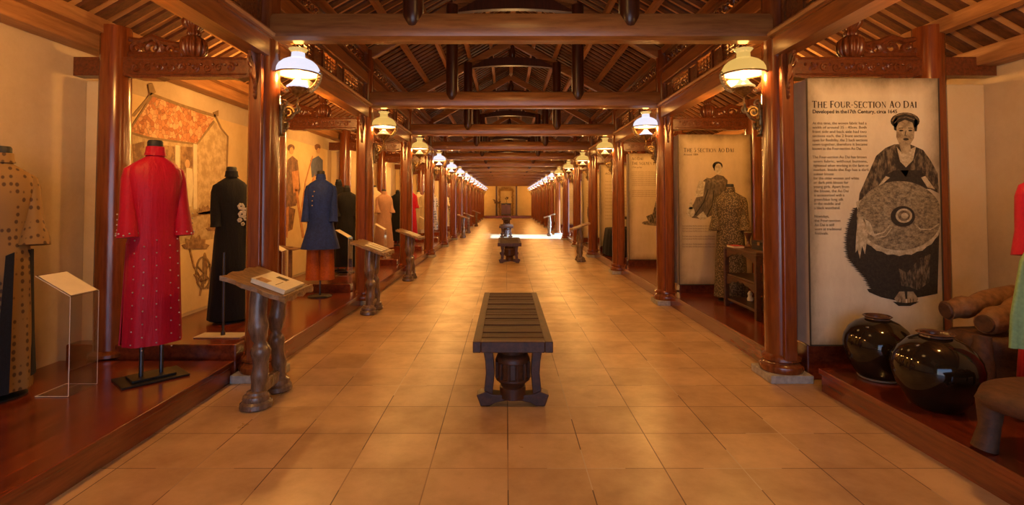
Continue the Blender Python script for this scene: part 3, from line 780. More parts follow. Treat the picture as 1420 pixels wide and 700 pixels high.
for i in range(9):
    for j in range(5):
        z = .95 - i * .085 - (.04 if j % 2 else 0); a = PI * 1.5 + (j - 2) * .42 - .05; q = (0.93 - z) / .72 if z < .93 else 0
        rx, ry = (.163 + .025 * q) * .97, (.121 + .038 * q) * .97
        c, s_ = math.cos(a), math.sin(a)
        m.ball((rx * 1.02 * math.copysign(abs(c) ** .85, c), ry * 1.035 * math.copysign(abs(s_) ** .85, s_), z * 1.018), .0048, 5)
for s in (-1, 1):
    for i in range(12):
        a = 2 * PI * i / 12; m.ball((s * .17 + .062 * math.cos(a), -.063 + .062 * math.sin(a), 1.005 + .012 * (i % 2)), .006, 5)
    for i in range(4): m.ball((s * .225, -.06, 1.04 + .035 * i), .005, 5)
m.build('beads', 'silver', R1)
B1 = mannequin('dressed_mannequin', 'headless mannequin in a long black robe with silver flowers, behind the crimson robe', (-2.86, 5.40, PZt), .75, 'blk', hem=.03, flare=.9, sleeve=1.0, slit=False, belly=.92, arms=True, sleeve_end=.06, hgt=1.58)
m = MB()
for (u, z, r) in ((.06, 1.18, .035), (.10, 1.14, .03), (.07, 1.10, .038), (.11, 1.06, .028), (.05, 1.04, .025), (.08, 1.0, .02)):
    for a in range(6):
        m.ball((u + r * .6 * math.cos(a), -.125, z + r * .6 * math.sin(a)), r * .45, 6, (1, .35, 1))
m.build('flower_applique', 'silver', B1)
Z1 = mannequin('dressed_mannequin', 'headless mannequin in ochre dotted robe at the left edge of the picture', (-3.21, 3.30, PZt), .8, 'ochredot', hem=.05, flare=.5, sleeve=.98, sleeve_end=.10, belly=.92, hgt=1.57, trousers='blk')
MB().prism([(.02, .90), (.06, .92), (.05, .06), (-.02, .06)], lambda u, v, q: (u, q, v), -.215, -.20).build('front_sash', 'blk', Z1, smooth=False)
N1 = mannequin('dressed_mannequin', 'headless mannequin in a navy brocade coat over rust trousers', (-2.42, 6.78, PZt), .15, 'navy', hem=.62, flare=1.1, sleeve=.97, sleeve_end=.07, trousers='pants', slit=False, belly=1.02, hgt=1.62)
m = MB()
for i in range(2):
    pass
for q in ((-.075, -.13, 1.30), (-.08, -.135, 1.24), (-.08, -.135, 1.18), (-.06, -.12, 1.36)): MB().ball(q, .008, 6).build('button', 'gold', N1)

for s in (-1, 1): MB().rings([ring(z, r, r, 18, s * .08, 0, .05, 6, z * 4) for z, r in ((.75, .085), (.5, .09), (.22, .10))]).build('trouser_leg', 'pants', N1, ang=1.3)
G1 = mannequin('dressed_mannequin', 'slim headless mannequin in black robe edged with gold, right of the navy coat', (-3.02, 9.35, PZt), .4, 'blk', hem=.10, flare=.6, arms=True, sleeve=1.15, sleeve_end=.05, slit=False, belly=.9)
m = MB(); m.tube([(.10, -.10, 1.42), (.12, -.135, 1.3), (.08, -.13, 1.15), (.05, -.125, 1.0), (.07, -.15, .7), (.06, -.17, .3)], .012, 6); m.tube([(.05, -.13, 1.15), (-.04, -.14, 1.1), (-.09, -.125, 1.18)], .01, 6)
m.build('gold_trim', 'gold', G1)
mannequin('dressed_mannequin', 'dark robed mannequin half hidden behind the second left column', (-2.78, 9.05, PZt), .4, 'blk', hem=.12, slit=False, hgt=1.5, flare=.5)
mannequin('dressed_mannequin', 'mannequin in a cream silk robe seen between the second and third left columns', (-3.10, 12.2, PZt), .5, 'cream', hem=.2, hgt=1.6, sleeve=.9)
mannequin('dressed_mannequin', 'mannequin in a dusty rose robe standing right of the cream silk robe', (-2.80, 11.9, PZt), .6, 'rose', hem=.2, hgt=1.5, slit=False)
mannequin('dressed_mannequin', 'mannequin in a black robe just left of the third left column', (-3.05, 14.6, PZt), .3, 'blk', hem=.15, hgt=1.55, slit=False)
mannequin('dressed_mannequin', 'mannequin in a scarlet dress seen just right of the third left column', (-2.85, 15.5, PZt), .5, 'red', hem=.1, hgt=1.6, slit=False)
mannequin('dressed_mannequin', 'mannequin in a cream robe behind the reading stand, beyond the scarlet dress', (-3.05, 18.0, PZt), .5, 'cream', hem=.15, hgt=1.6)
mannequin('dressed_mannequin', 'second mannequin in pale cream, beyond the scarlet dress', (-2.75, 17.6, PZt), .3, 'cream', hem=.3, hgt=1.58, slit=False)
mannequin('dressed_mannequin', 'mannequin in cream top over black and white floral skirt between left columns', (-2.95, 20.8, PZt), .5, 'floral', hem=.1, hgt=1.6, slit=False)
mannequin('dressed_mannequin', 'small distant mannequin in a yellowish cream robe far down the left aisle', (-2.85, 24.0, PZt), .5, 'cream', hem=.1, hgt=1.6, slit=False)
mannequin('dressed_mannequin', 'small distant mannequin in a floral robe farthest down the left aisle', (-2.85, 27.0, PZt), .5, 'floral', hem=.1, hgt=1.6, slit=False)
mannequin('dressed_mannequin', 'headless mannequin in a beige patterned robe before the five section banner', (2.80, 6.50, PZt), -.5, 'beigepat', hem=.06, slit=False, flare=.55, sleeve=.98, sleeve_end=.09, hgt=1.44, belly=1.0)
RD = mannequin('dressed_mannequin', 'mannequin in bright red top with green sash, cut by the right edge', (3.14, 2.93, PZt), -.5, 'red', hem=.12, slit=False, flare=.7, hgt=1.5, sleeve=1.0)
m = MB()
path = [(-.16, -.13, 1.0), (-.20, -.15, .9), (-.22, -.17, .75), (-.24, -.18, .6), (-.245, -.185, .42)]
m.rings([[(p[0] + w_ * math.cos(a), p[1] + .018 * math.sin(a) + .008 * math.sin(3 * a), p[2]) for a in [2 * PI * i / 14 for i in range(14)]] for p, w_ in zip(path, (.02, .03, .038, .045, .05))])
m.build('green_sash', 'green', RD, ang=1.3)

# metal rod stand by the black robe
t = thing('rod_stand', 'thin upright metal rod on a flat plate before the black robe', 'stand', (-2.60, 4.80, PZt))
MB().lathe([(.011, .01), (.011, .76)], n=10).build('rod', 'steel', t); MB().lathe([(.02, .008), (.02, .03), (.012, .05)], n=12).build('socket', 'steel', t)
MB().box(-.22, .20, -.09, .09, 0, .008).build('base_plate', 'acredge', t, smooth=False)

# ------------------------------------------------------------------ acrylic label stands
def make_stand():
    t = thing('acrylic_stand', '', 'stand')    # vertical sheet at x=0, top leans to -x
    Wd = .115
    MB().box(-.003, .003, -Wd, Wd, .004, .625).build('upright_sheet', 'acrylic', t, smooth=False)
    MB().box(-.21, .003, -Wd, Wd, 0, .004).build('foot_sheet', 'acrylic', t, smooth=False)
    m = MB(); m.prism([(0, .625), (-.225, .755), (-.225, .761), (0, .631)], lambda u, v, q: (u, q, v), -Wd, Wd); m.build('slanted_sheet', 'acrylic', t, smooth=False)
    m = MB()
    for y in (-Wd, Wd): m.tube([(0, y, .004), (0, y, .625)], .0022, 5); m.tube([(0, y, .628), (-.225, y, .758)], .0022, 5); m.tube([(0, y, .003), (-.21, y, .003)], .0022, 5)
    m.tube([(-.21, -Wd, .003), (-.21, Wd, .003)], .002, 5)
    m.build('polished_edges', 'acredge', t)
    m = MB(); m.prism([(-.005, .634), (-.215, .7555), (-.215, .758), (-.005, .6365)], lambda u, v, q: (u, q, v), -Wd + .01, Wd - .01); m.build('label_card', 'paper', t, smooth=False)
    return t
s0 = make_stand()
st = [(-2.76, 3.42, 0, 'clear acrylic label stand with slanted card in front of the left wall'), (-2.70, 6.35, .15, 'clear acrylic label stand in front of the navy coat'),
      (-2.62, 8.75, .0, 'acrylic label stand with pale card beyond the second left column'), (-2.60, 11.2, 0, 'acrylic label stand before the cream silk robe'),
      (-2.55, 16.6, 0, 'acrylic label stand before the pale cream mannequins')]
for i, (x, y, rz, lab) in enumerate(st): place(s0, i == 0, (x, y, PZt), rz, lab, 'acrylic label stands')
# low wooden reading stand by the second mural
t = thing('reading_stand', 'pale wooden reading stand below the mural of two women', 'stand', (-2.98, 7.0 - .1, PZt))
MB().bar((-.28, 0, .66), (.22, 0, .60), .26, .015).build('slanted_top', 'root', t, smooth=False)
for sx in (-.2, .12): MB().box(sx - .02, sx + .02, -.02, .02, 0, .63 if sx > 0 else .64).build('leg', 'root', t, smooth=False)
MB().box(-.22, .14, -.03, .03, .12, .15).build('rail', 'root', t, smooth=False)

# ------------------------------------------------------------------ murals on the left wall
def mural(root, name, X, polys, mat, lift):
    if name in ('painted_plants', 'painted_robes') and len(polys) > 1:
        for p_ in polys: mural(root, name[:-1], X, [p_], mat, lift)
        return
    m = MB()
    for pl in polys:
        P = [on_x(px, py, X) for px, py in pl]
        m.prism(P, lambda u, v, q: (q, u, v), X - .0, X + lift)
    o = m.build(name, mat, None, smooth=False); bx, by, bz = root.location
    for v in o.data.vertices: v.co = v.co - Vector((bx, by, bz))
    o.parent = root; return o
def ell(cx, cy, rx, ry, n=18, a0=0, a1=2 * PI): return [(cx + rx * math.cos(a0 + (a1 - a0) * i / n), cy + ry * math.sin(a0 + (a1 - a0) * i / n)) for i in range(n)]
def line(pts, w):
    L = []; R = []
    for i, p in enumerate(pts):
        a = pts[max(i - 1, 0)]; b = pts[min(i + 1, len(pts) - 1)]; dx, dy = b[0] - a[0], b[1] - a[1]; d = math.hypot(dx, dy) or 1
        L.append((p[0] - dy / d * w / 2, p[1] + dx / d * w / 2)); R.append((p[0] + dy / d * w / 2, p[1] - dx / d * w / 2))
    return L + R[::-1]
XM = WL + .003
t = thing('house_mural', 'wall mural of an old tiled house painted behind the crimson robe', 'mural', (XM, 5.6, .2))
yA = on_x(174, 300, XM)[0]; yB = YK[1] - .15
m = MB(); m.box(0, .004, YK[0] + .32 - 5.6, yB - 5.6, .0, 2.2); m.build('ochre_ground', 'plaster2', t, smooth=False)
X2 = XM + .0
mural(t, 'painted_wall', X2, [[(176, 183), (205, 190), (272, 198), (296, 166), (314, 190), (311, 300), (302, 330), (176, 350)]], 'mu_stone', .006)
mural(t, 'painted_roof', X2, [[(178, 181), (209, 133), (296, 164), (272, 200), (240, 195), (205, 190)]], 'mu_tile', .008)
mural(t, 'painted_outline', X2, [line([(174, 158), (184, 160), (208, 132)], 4), line([(178, 181), (209, 134)], 2.5), line([(207, 130), (250, 146), (298, 161)], 4), [(204, 117), (210, 115), (215, 128), (207, 132)],
      [(295, 156), (302, 153), (302, 161), (296, 162)], line([(298, 161), (306, 178), (315, 189), (312, 290)], 2), line([(180, 184), (205, 191), (272, 200), (296, 168)], 3)], 'mu_line', .010)
mural(t, 'painted_opening', X2, [[(210, 200), (241, 203), (241, 270), (210, 270)], [(250, 203), (266, 204), (266, 240), (250, 240)], [(183, 200), (199, 196), (199, 225), (185, 232)]], 'mu_dark', .010)
mural(t, 'painted_posts', X2, [[(203, 196), (209, 197), (209, 290), (203, 292)], [(242, 201), (248, 202), (248, 275), (242, 276)], [(267, 199), (272, 200), (272, 290), (267, 290)], [(257, 232), (265, 234), (267, 258), (264, 286), (258, 286)]], 'mu_white', .011)
mural(t, 'painted_woman', X2, [ell(258.5, 227, 3.5, 6), ], 'mu_skin', .012)
fan = lambda cx, cy, r: [(cx, cy)] + [(cx + r * math.cos(a) * (1 if i % 2 else .75), cy - r * math.sin(a) * (1 if i % 2 else .75)) for i, a in enumerate([PI * j / 12 for j in range(13)])]
mural(t, 'painted_plants', X2, [fan(284, 297, 13), fan(270, 345, 20), fan(298, 320, 14), line([(262, 345), (268, 370), (280, 390), (276, 410)], 2), ell(283, 372, 3, 22), line([(268, 380), (278, 390), (292, 385)], 2), fan(296, 400, 12), line([(260, 300), (310, 290)], 4), line([(170, 310), (176, 380)], 6)], 'mu_dark', .012)
mural(t, 'painted_wheel', X2, [line([(281 + 10 * math.cos(a), 378 + 22 * math.sin(a)) for a in [2 * PI * i / 20 for i in range(21)]], 1.8), line([(272, 368), (290, 388)], 1.4), line([(290, 366), (272, 392)], 1.4), line([(281, 356), (281, 400)], 1.4)], 'mu_line', .013)
t = thing('women_mural', 'wall mural of two women in robes behind the navy coat', 'mural', (XM, 9, .2))
m = MB(); m.box(0, .004, YK[1] + .32 - 9, YK[2] - .15 - 9, 0, 2.2); m.build('ochre_ground', 'plaster2', t, smooth=False)
mural(t, 'painted_robes', X2, [[(398, 222), (405, 216), (412, 222), (414, 240), (416, 262), (410, 285), (398, 288), (393, 276), (396, 250)], [(396, 285), (409, 290), (405, 318), (396, 322)], ell(403, 205, 5, 5), ell(440, 204, 4, 4.5)], 'mu_robe', .008)
mural(t, 'painted_skirt', X2, [[(392, 290), (400, 286), (398, 330), (390, 325)], [(404, 238), (413, 236), (414, 262), (406, 268)], [(428, 262), (436, 240), (434, 300), (424, 310)], line([(416, 300), (423, 252), (433, 216)], 1.2), line([(410, 262), (420, 330)], 3)], 'mu_orange', .010)
mural(t, 'painted_faces', X2, [ell(403.5, 209, 2.8, 5), ell(441, 209, 2.2, 4)], 'mu_skin', .011)
mural(t, 'painted_blue_robe', X2, [[(430, 222), (441, 216), (447, 222), (447, 240), (432, 246)]], 'mu_blue', .009)
t = thing('wall_scroll', 'tall pale painted scroll hanging between the second and third left columns', 'scroll', (XM + .02, 14.7, .4))
MB().box(0, .012, -.75, .75, .1, 2.0).build('scroll_sheet', 'mu_white', t, smooth=False)
MB().prism([(-.1, 1.6), (.02, 1.75), (.16, 1.6), (.2, 1.2), (.28, .4), (-.25, .4), (-.15, 1.1)], lambda u, v, q: (q, u, v), .012, .015).build('painted_figure', 'mu_stone', t, smooth=False)
for k in (4, 5, 6):
    y = YK[k] - S / 2
    t = thing('wall_picture', 'column of small dark pictures on the left wall, %s' % ('beside the scarlet dress' if k == 4 else 'farther down the aisle, %s bay' % ORD[k]), 'picture', (WL + .005, y, 1.2), 0, 'small wall pictures')
    for j in range(4): MB().box(0, .02, -.12, .12, .28 * j, .28 * j + .2).build('picture', 'mu_dark', t, smooth=False)

# ------------------------------------------------------------------ printed banners on the right
def text_mesh(body, size, parent, name, mat, loc, width=None, space=1.0, align='LEFT', line=1.0, bold=0.0):
    cu = bpy.data.curves.new(name, 'FONT'); cu.body = body; cu.size = size; cu.extrude = .0006; cu.space_line = line; cu.space_character = space; cu.align_x = align
    cu.resolution_u = 3
    cu.offset = bold
    tmp = bpy.data.objects.new(name, cu); C.objects.link(tmp)
    dg = bpy.context.evaluated_depsgraph_get(); me = bpy.data.meshes.new_from_object(tmp.evaluated_get(dg)); bpy.data.objects.remove(tmp)
    if width:
        xs_ = [v.co.x for v in me.vertices]; k_ = width / (max(xs_) - min(xs_))
        for v in me.vertices: v.co.x *= k_
    me.materials.clear(); me.materials.append(M[mat])
    o = bpy.data.objects.new(name, me); C.objects.link(o); o.parent = parent; o.location = loc; o.rotation_euler = (PI / 2, 0, 0); return o
def make_banner(k, x0, x1, z0, z1, mat, label, yf):
    t = thing('printed_banner', label, 'banner', ((x0 + x1) / 2, yf, z0), 0)
    w2 = (x1 - x0) / 2; H = z1 - z0
    MB().box(-w2, w2, -.070, -.064, 0, H).build('printed_sheet', mat, t, smooth=False)
    MB().box(-w2 + .002, w2 - .002, -.0635, -.02, .002, H - .002).box(-w2 + .004, w2 - .16, -.02, .11, .004, H - .004).build('box_panel', 'bedge', t, smooth=False)
    MB().box(-w2 - .002, -w2 + .010, -.0715, -.0705, 0, H).box(w2 - .01, w2 + .002, -.0715, -.0705, 0, H).box(-w2, w2, -.0715, -.0705, 0, .012).build('printed_border', 'ink', t, smooth=False)
    return t
YB = YK[0] - .10
t1 = make_banner(0, 2.335, 3.37, .29, 2.36, 'banner', 'tall printed banner of a woman holding a huge round hat, nearest on the right', YB)
bo = t1.location; yfr = bo.y - .0715
def pr(root, name, polys, mat, lift, yp):
    if name == 'printed_chest':
        for p_, n_ in zip(polys, ('printed_chest', 'printed_forearm', 'printed_forearm', 'printed_hand')): pr(root, n_ + ('' if n_ != 'printed_chest' else '_skin'), [p_], mat, lift, yp)
        return
    m = MB()
    for pl in polys:
        P = [on_y(px, py, yp) for px, py in pl]
        m.prism(P, lambda u, v, q: (u, q, v), yp, yp - lift)
    o = m.build(name, mat, None, smooth=False); b_ = root.location
    for v in o.data.vertices: v.co = v.co - b_
    o.parent = root; return o
def arc(cx, cy, rx, ry, a0, a1, n=14): return [(cx + rx * math.cos(math.radians(a0 + (a1 - a0) * i / n)), cy + ry * math.sin(math.radians(a0 + (a1 - a0) * i / n))) for i in range(n + 1)]
def vline(pts, ws):
    L = []; R_ = []
    for i, p in enumerate(pts):
        a = pts[max(i - 1, 0)]; b = pts[min(i + 1, len(pts) - 1)]; dx, dy = b[0] - a[0], b[1] - a[1]; d = math.hypot(dx, dy) or 1
        w_ = ws[i] if isinstance(ws, list) else ws
        L.append((p[0] - dy / d * w_ / 2, p[1] + dx / d * w_ / 2)); R_.append((p[0] + dy / d * w_ / 2, p[1] - dx / d * w_ / 2))
    return L + R_[::-1]
def bowl(cx, cy, rx, ry, a0, a1, n=16):      # stroke thick at the sides, thin at top and foot
    return vline(arc(cx, cy, rx, ry, a0, a1, n), [.06 + .11 * abs(math.cos(math.radians(a0 + (a1 - a0) * i / n))) ** 1.5 for i in range(n + 1)])
TK, TN = .18, .085
def stem(x, y0=0, y1=1): return [[(x - TK / 2, y0), (x + TK / 2, y0), (x + TK / 2, y1), (x - TK / 2, y1)]]
def srf(x, y, w=.34): return [[(x - w / 2, y - .022 if y > .5 else y), (x + w / 2, y - .022 if y > .5 else y), (x + w / 2, y if y > .5 else y + .022), (x - w / 2, y if y > .5 else y + .022)]]
def hb(x0, x1, y, w=TN): return [[(x0, y - w / 2), (x1, y - w / 2), (x1, y + w / 2), (x0, y + w / 2)]]
GL = {
 'T': (.78, lambda: stem(.39) + srf(.39, 0) + hb(.02, .76, .975) + [[(.02, .80), (.05, .80), (.07, .98), (.02, .98)], [(.76, .80), (.73, .80), (.71, .98), (.76, .98)]]),
 'H': (.92, lambda: stem(.18) + stem(.74) + srf(.18, 0) + srf(.18, 1) + srf(.74, 0) + srf(.74, 1) + hb(.18, .74, .52)),
 'E': (.72, lambda: stem(.18) + srf(.18, 0) + srf(.18, 1) + hb(.18, .64, .978) + hb(.18, .68, .022) + hb(.18, .50, .52) + [[(.64, .80), (.61, .98), (.66, .98)], [(.68, .22), (.64, .02), (.70, .02)], [(.52, .62), (.49, .52), (.52, .42)]]),
 'F': (.66, lambda: stem(.18) + srf(.18, 0) + srf(.18, 1) + hb(.18, .60, .978) + hb(.18, .48, .52) + [[(.62, .80), (.58, .98), (.63, .98)], [(.50, .62), (.47, .52), (.50, .42)]]),
 'O': (.96, lambda: [bowl(.47, .5, .39, .48, 0, 180), bowl(.47, .5, .39, .48, 180, 360)]),
 'U': (.88, lambda: stem(.18, .35, 1) + [bowl(.45, .36, .27, .345, 180, 360)] + [[(.70, .35), (.745, .35), (.745, 1), (.70, 1)]] + srf(.18, 1) + srf(.72, 1, .26)),
 'R': (.80, lambda: stem(.18) + srf(.18, 0) + srf(.18, 1) + hb(.18, .40, .978) + hb(.18, .40, .50) + [bowl(.38, .74, .22, .24, -90, 90), vline([(.38, .50), (.58, .22), (.78, .02)], [.08, .12, .11])]),
 'S': (.62, lambda: [vline(arc(.31, .74, .21, .235, 30, 250, 12) + arc(.31, .25, .22, .24, 80, -150, 14), [.05 + .07 * math.sin(PI * i / 27) for i in range(28)])] + [[(.49, .78), (.51, .98), (.54, .98), (.52, .78)], [(.07, .24), (.07, .02), (.10, .02), (.10, .24)]]),
 'C': (.84, lambda: [bowl(.46, .5, .38, .48, 45, 315)] + [[(.72, .74), (.75, .98), (.78, .98), (.76, .74)]]),
 'I': (.38, lambda: stem(.19) + srf(.19, 0) + srf(.19, 1)),
 'N': (.92, lambda: [[(.17, 0), (.21, 0), (.21, .95), (.17, .95)], [(.71, .05), (.75, .05), (.75, 1), (.71, 1)], [(.08, 1), (.24, 1), (.75, .12), (.75, 0), (.69, 0), (.17, .90)]] + srf(.19, 0, .28) + srf(.73, 1, .28) + srf(.16, 1, .2)),
 'A': (.86, lambda: [vline([(.16, .02), (.42, 1.0)], TN), vline([(.42, 1.0), (.70, .02)], TK)] + srf(.15, 0, .26) + srf(.71, 0, .3) + hb(.24, .60, .36)),
 'D': (.92, lambda: stem(.18) + srf(.18, 0) + srf(.18, 1) + hb(.18, .45, .978) + hb(.18, .45, .022) + [bowl(.42, .5, .40, .478, -90, 90)]),
 'Y': (.82, lambda: [vline([(.12, 1), (.42, .48)], TK), vline([(.72, 1), (.42, .48)], TN)] + stem(.42, 0, .5) + srf(.42, 0) + srf(.13, 1, .28) + srf(.71, 1, .24)),
 'G': (.90, lambda: [bowl(.46, .5, .38, .48, 45, 320)] + stem(.76, .1, .45) + srf(.74, .47, .26) + [[(.72, .74), (.75, .98), (.78, .98), (.76, .74)]]),
 '5': (.60, lambda: [bowl(.27, .31, .24, .29, -140, 100)] + hb(.14, .52, .965, .07) + [[(.14, .95), (.18, .95), (.17, .52), (.12, .52)]]),
 '-': (.42, lambda: hb(.06, .36, .40, .08)),
}
def heading(root, body, px, py, wpx, yp, hpx, small=.90, name='printed_heading'):
    x0, z0 = on_y(px, py, yp); x1, _ = on_y(px + wpx, py, yp); _, zt = on_y(px, py - hpx, yp); H_ = zt - z0
    adv = []; tot = 0; start = True
    for ch in body:
        if ch == ' ': adv.append((ch, tot, 1)); tot += .34; start = True; continue
        q = 1.0 if start else small; start = ch == '-'
        if ch == '-': q = 1.0
        adv.append((ch, tot, q)); tot += GL[ch][0] * q + .05
    k = (x1 - x0) / tot; m = MB(); n_ = 0
    for ch, t_, q in adv:
        if ch == ' ': continue
        for pl in GL[ch][1]():
            P = [(x0 + (t_ + u * q) * k, z0 + v * q * H_) for u, v in pl]
            m.prism(P, lambda u, v, w_: (u, w_, v), yp - .0004, yp - .0012 - .00002 * (n_ % 7)); n_ += 1
    o = m.build(name, 'ink', None, smooth=False); b_ = root.location
    for v in o.data.vertices: v.co = v.co - b_
    o.parent = root; return o
def ztx(root, body, px, py, size, wpx, name='printed_text', mat='ink', yp=None, **kw):
    x, z = on_y(px, py, yp); x2, _ = on_y(px + wpx, py, yp)
    return text_mesh(body, size, root, name, mat, (x - root.location.x, yp - .0012 - root.location.y, z - root.location.z), width=(x2 - x), **kw)
heading(t1, 'THE FOUR-SECTION AO DAI', 1126, 149.5, 146, yfr, 9.5)
ztx(t1, 'Developed in the17th Century, circa 1645', 1126.5, 157, .040, 117, 'printed_subheading', yp=yfr, bold=.0006)
body1 = ['At this time, the woven fabric had a', 'width of around 35 - 40cm. Both', 'front side and back side had two', 'sections each, the 2 front sections', 'open for flexibility, the 2 back sections', 'sewn together, therefore it became', 'known as the Four-section Ao Dai.', '',
         'The Four-section Ao Dai has brown', 'sewn fabric, without buttons,', 'tightened when working in the farm or', 'market. Inside the flap has a dark', 'colour blouse', 'for the older women and white', 'or dark pink blouse for', 'young girls. Apart from', 'the blouse, the Ao Dai', 'is accessorized with a', 'green/blue long silk', 'in the middle and', 'a black waistband.', '', 'Nowadays,', 'the Four-section', 'Ao Dai is still', 'worn at traditional', 'festivals.']
wd_ = [75, 75, 75, 75, 76, 76, 68, 0, 75, 75, 77, 77, 28, 63, 48, 49, 48, 42, 41, 36, 36, 0, 20, 36, 27, 37, 19]
for i, (s_, w_) in enumerate(zip(body1, wd_)):
    if s_: ztx(t1, s_, 1126.5 + .12 * i * (i > 8), 172.5 + i * 5.87, .031, w_, 'printed_line', 'text2', yp=yfr, bold=.0)
# the printed photograph of the woman
fringe = []
for i in range(40):
    a = PI * (.52 + .56 * i / 39)
    q = 1.0 + (.05 if i % 2 else 0)
    fringe.append((1232 + 58 * q * math.cos(a), 335 + 62 * q * math.sin(a) * 1.05))
brist = []
for i in range(46):
    q = i / 45; bx = 1185 - 12 * math.sin(PI * min(q * 1.15, 1)) + (0 if q < .62 else (q - .62) / .38 * 22); by = 288 + 112 * q
    brist += [(bx + 1.5, by), (bx - 3.5 - 1.5 * math.sin(i * 2.4), by + .6)]
pr(t1, 'printed_shadow', [brist + [(1205, 405), (1222, 412), (1240, 416), (1262, 414), (1280, 411), (1300, 407), (1303, 300), (1240, 260)]] if True else [[(1185, 288), (1174, 292), (1179, 302), (1172, 312), (1177, 325), (1173, 338), (1178, 348), (1175, 358), (1180, 370), (1183, 383), (1194, 396), (1205, 405), (1222, 412), (1240, 416), (1262, 414), (1280, 411), (1300, 407), (1303, 300), (1240, 260)]], 'pr_dark', .0012, yfr)
pr(t1, 'printed_robe', [[(1228, 205), (1215, 216), (1208, 232), (1200, 250), (1192, 268), (1190, 285), (1200, 292), (1215, 270), (1245, 262), (1290, 262), (1302, 268), (1300, 240), (1290, 222), (1280, 208), (1262, 200), (1240, 200)]], 'pr_robe', .0016, yfr)
pr(t1, 'printed_chest', [[(1243, 203), (1250, 212), (1262, 207), (1270, 203), (1266, 222), (1256, 232), (1248, 224)], [(1228, 244), (1234, 246), (1222, 256), (1216, 260)], [(1277, 246), (1283, 244), (1296, 262), (1286, 260)], [(1187, 280), (1196, 276), (1199, 290), (1190, 296)]], 'pr_light', .0020, yfr)
pr(t1, 'printed_lapels', [[(1243, 203), (1247, 203), (1258, 226), (1268, 204), (1274, 206), (1256, 246), (1240, 226)], [(1229, 242), (1240, 236), (1276, 236), (1284, 244), (1282, 264), (1226, 258)]], 'pr_dark', .0018, yfr)
pr(t1, 'printed_face', [[(1243, 176), (1246, 170), (1255, 166), (1265, 170), (1268, 180), (1267, 192), (1262, 200), (1263, 210), (1250, 213), (1247, 200), (1243, 190)]], 'pr_skin', .0022, yfr)
pr(t1, 'printed_turban', [ell(1255, 168, 20, 12, 22), [(1238, 165), (1244, 163), (1244, 182), (1240, 180)], [(1267, 165), (1273, 165), (1271, 182), (1268, 182)]], 'pr_dark', .0020, yfr)
pr(t1, 'printed_turban_fold', [line([(1237, 168), (1242, 160), (1255, 157), (1268, 160), (1274, 168)], 2.0), line([(1240, 171), (1246, 164), (1256, 162), (1268, 166)], 1.2)], 'pr_mid', .0026, yfr)
pr(t1, 'printed_features', [ell(1249.5, 181, 3, 1.2, 10), ell(1262, 181, 2.8, 1.2, 10), ell(1256, 193, 4, 1.8, 10), line([(1246, 178), (1252, 177.5)], 1), line([(1259, 177.5), (1265, 178)], 1), line([(1256, 181), (1254.5, 188), (1257.5, 188.5)], 1)], 'pr_dark', .0028, yfr)
pr(t1, 'printed_hat_rim', [ell(1245, 301, 60, 50, 40)], 'pr_light', .0026, yfr) if False else None
hat = [(1247 + 59 * math.cos(a), 299 + 48 * math.sin(a)) for a in [2 * PI * i / 44 for i in range(44)]]
hat = [(min(x, 1303), y) for x, y in hat]
pr(t1, 'printed_hat_fringe', [[(min(x * 1.0, 1303), y + 6 + (2 if i % 2 else 0)) for i, (x, y) in enumerate(hat) if 0 <= i <= 22] + [(1188, 299), (1303, 299)][::-1][:0]], 'pr_light', .0024, yfr)
pr(t1, 'printed_hat', [hat], 'pr_hat', .0030, yfr)
pr(t1, 'printed_hat_crown', [ell(1251.5, 300, 17, 14.5, 26)], 'pr_dark', .0034, yfr)
pr(t1, 'printed_hat_button', [ell(1253, 299, 11.5, 10, 20), line([(1234, 312), (1225, 322), (1212, 326), (1200, 320)], 2), line([(1236, 316), (1228, 327), (1214, 330)], 1.4), line([(1268, 310), (1276, 318), (1290, 318), (1302, 310)], 1.6)], 'pr_light', .0038, yfr)
pr(t1, 'printed_hat_centre', [ell(1253, 299, 8.5, 7.5, 18)], 'pr_mid', .0042, yfr)
pr(t1, 'printed_hat_knob', [ell(1254, 299, 5, 4, 16)], 'pr_light', .0046, yfr)
pr(t1, 'printed_tassel', [[(1190, 300), (1197, 300), (1203, 322), (1199, 352), (1195, 340), (1192, 358), (1189, 345), (1186, 350), (1187, 325)], [(1196, 302), (1206, 308), (1214, 330), (1204, 324)]], 'pr_light', .0048, yfr)
pr(t1, 'printed_skirt', [[(1246, 372), (1258, 378), (1275, 358), (1290, 352), (1288, 392), (1272, 402), (1262, 398), (1250, 396)]], 'pr_robe', .0020, yfr)
pr(t1, 'printed_feet', [[(1240, 414), (1247, 404), (1254, 404), (1256, 420), (1246, 421)], [(1258, 404), (1266, 404), (1273, 414), (1270, 421), (1258, 420)]], 'pr_skin', .0024, yfr)
pr(t1, 'printed_toes', [line([(1246, 415), (1245, 420)], .8), line([(1250, 414), (1250, 420)], .8), line([(1262, 414), (1262, 420)], .8), line([(1266, 414), (1267, 420)], .8), [(1238, 418), (1256, 420), (1274, 418), (1262, 424), (1246, 424)]], 'pr_dark', .0028, yfr)

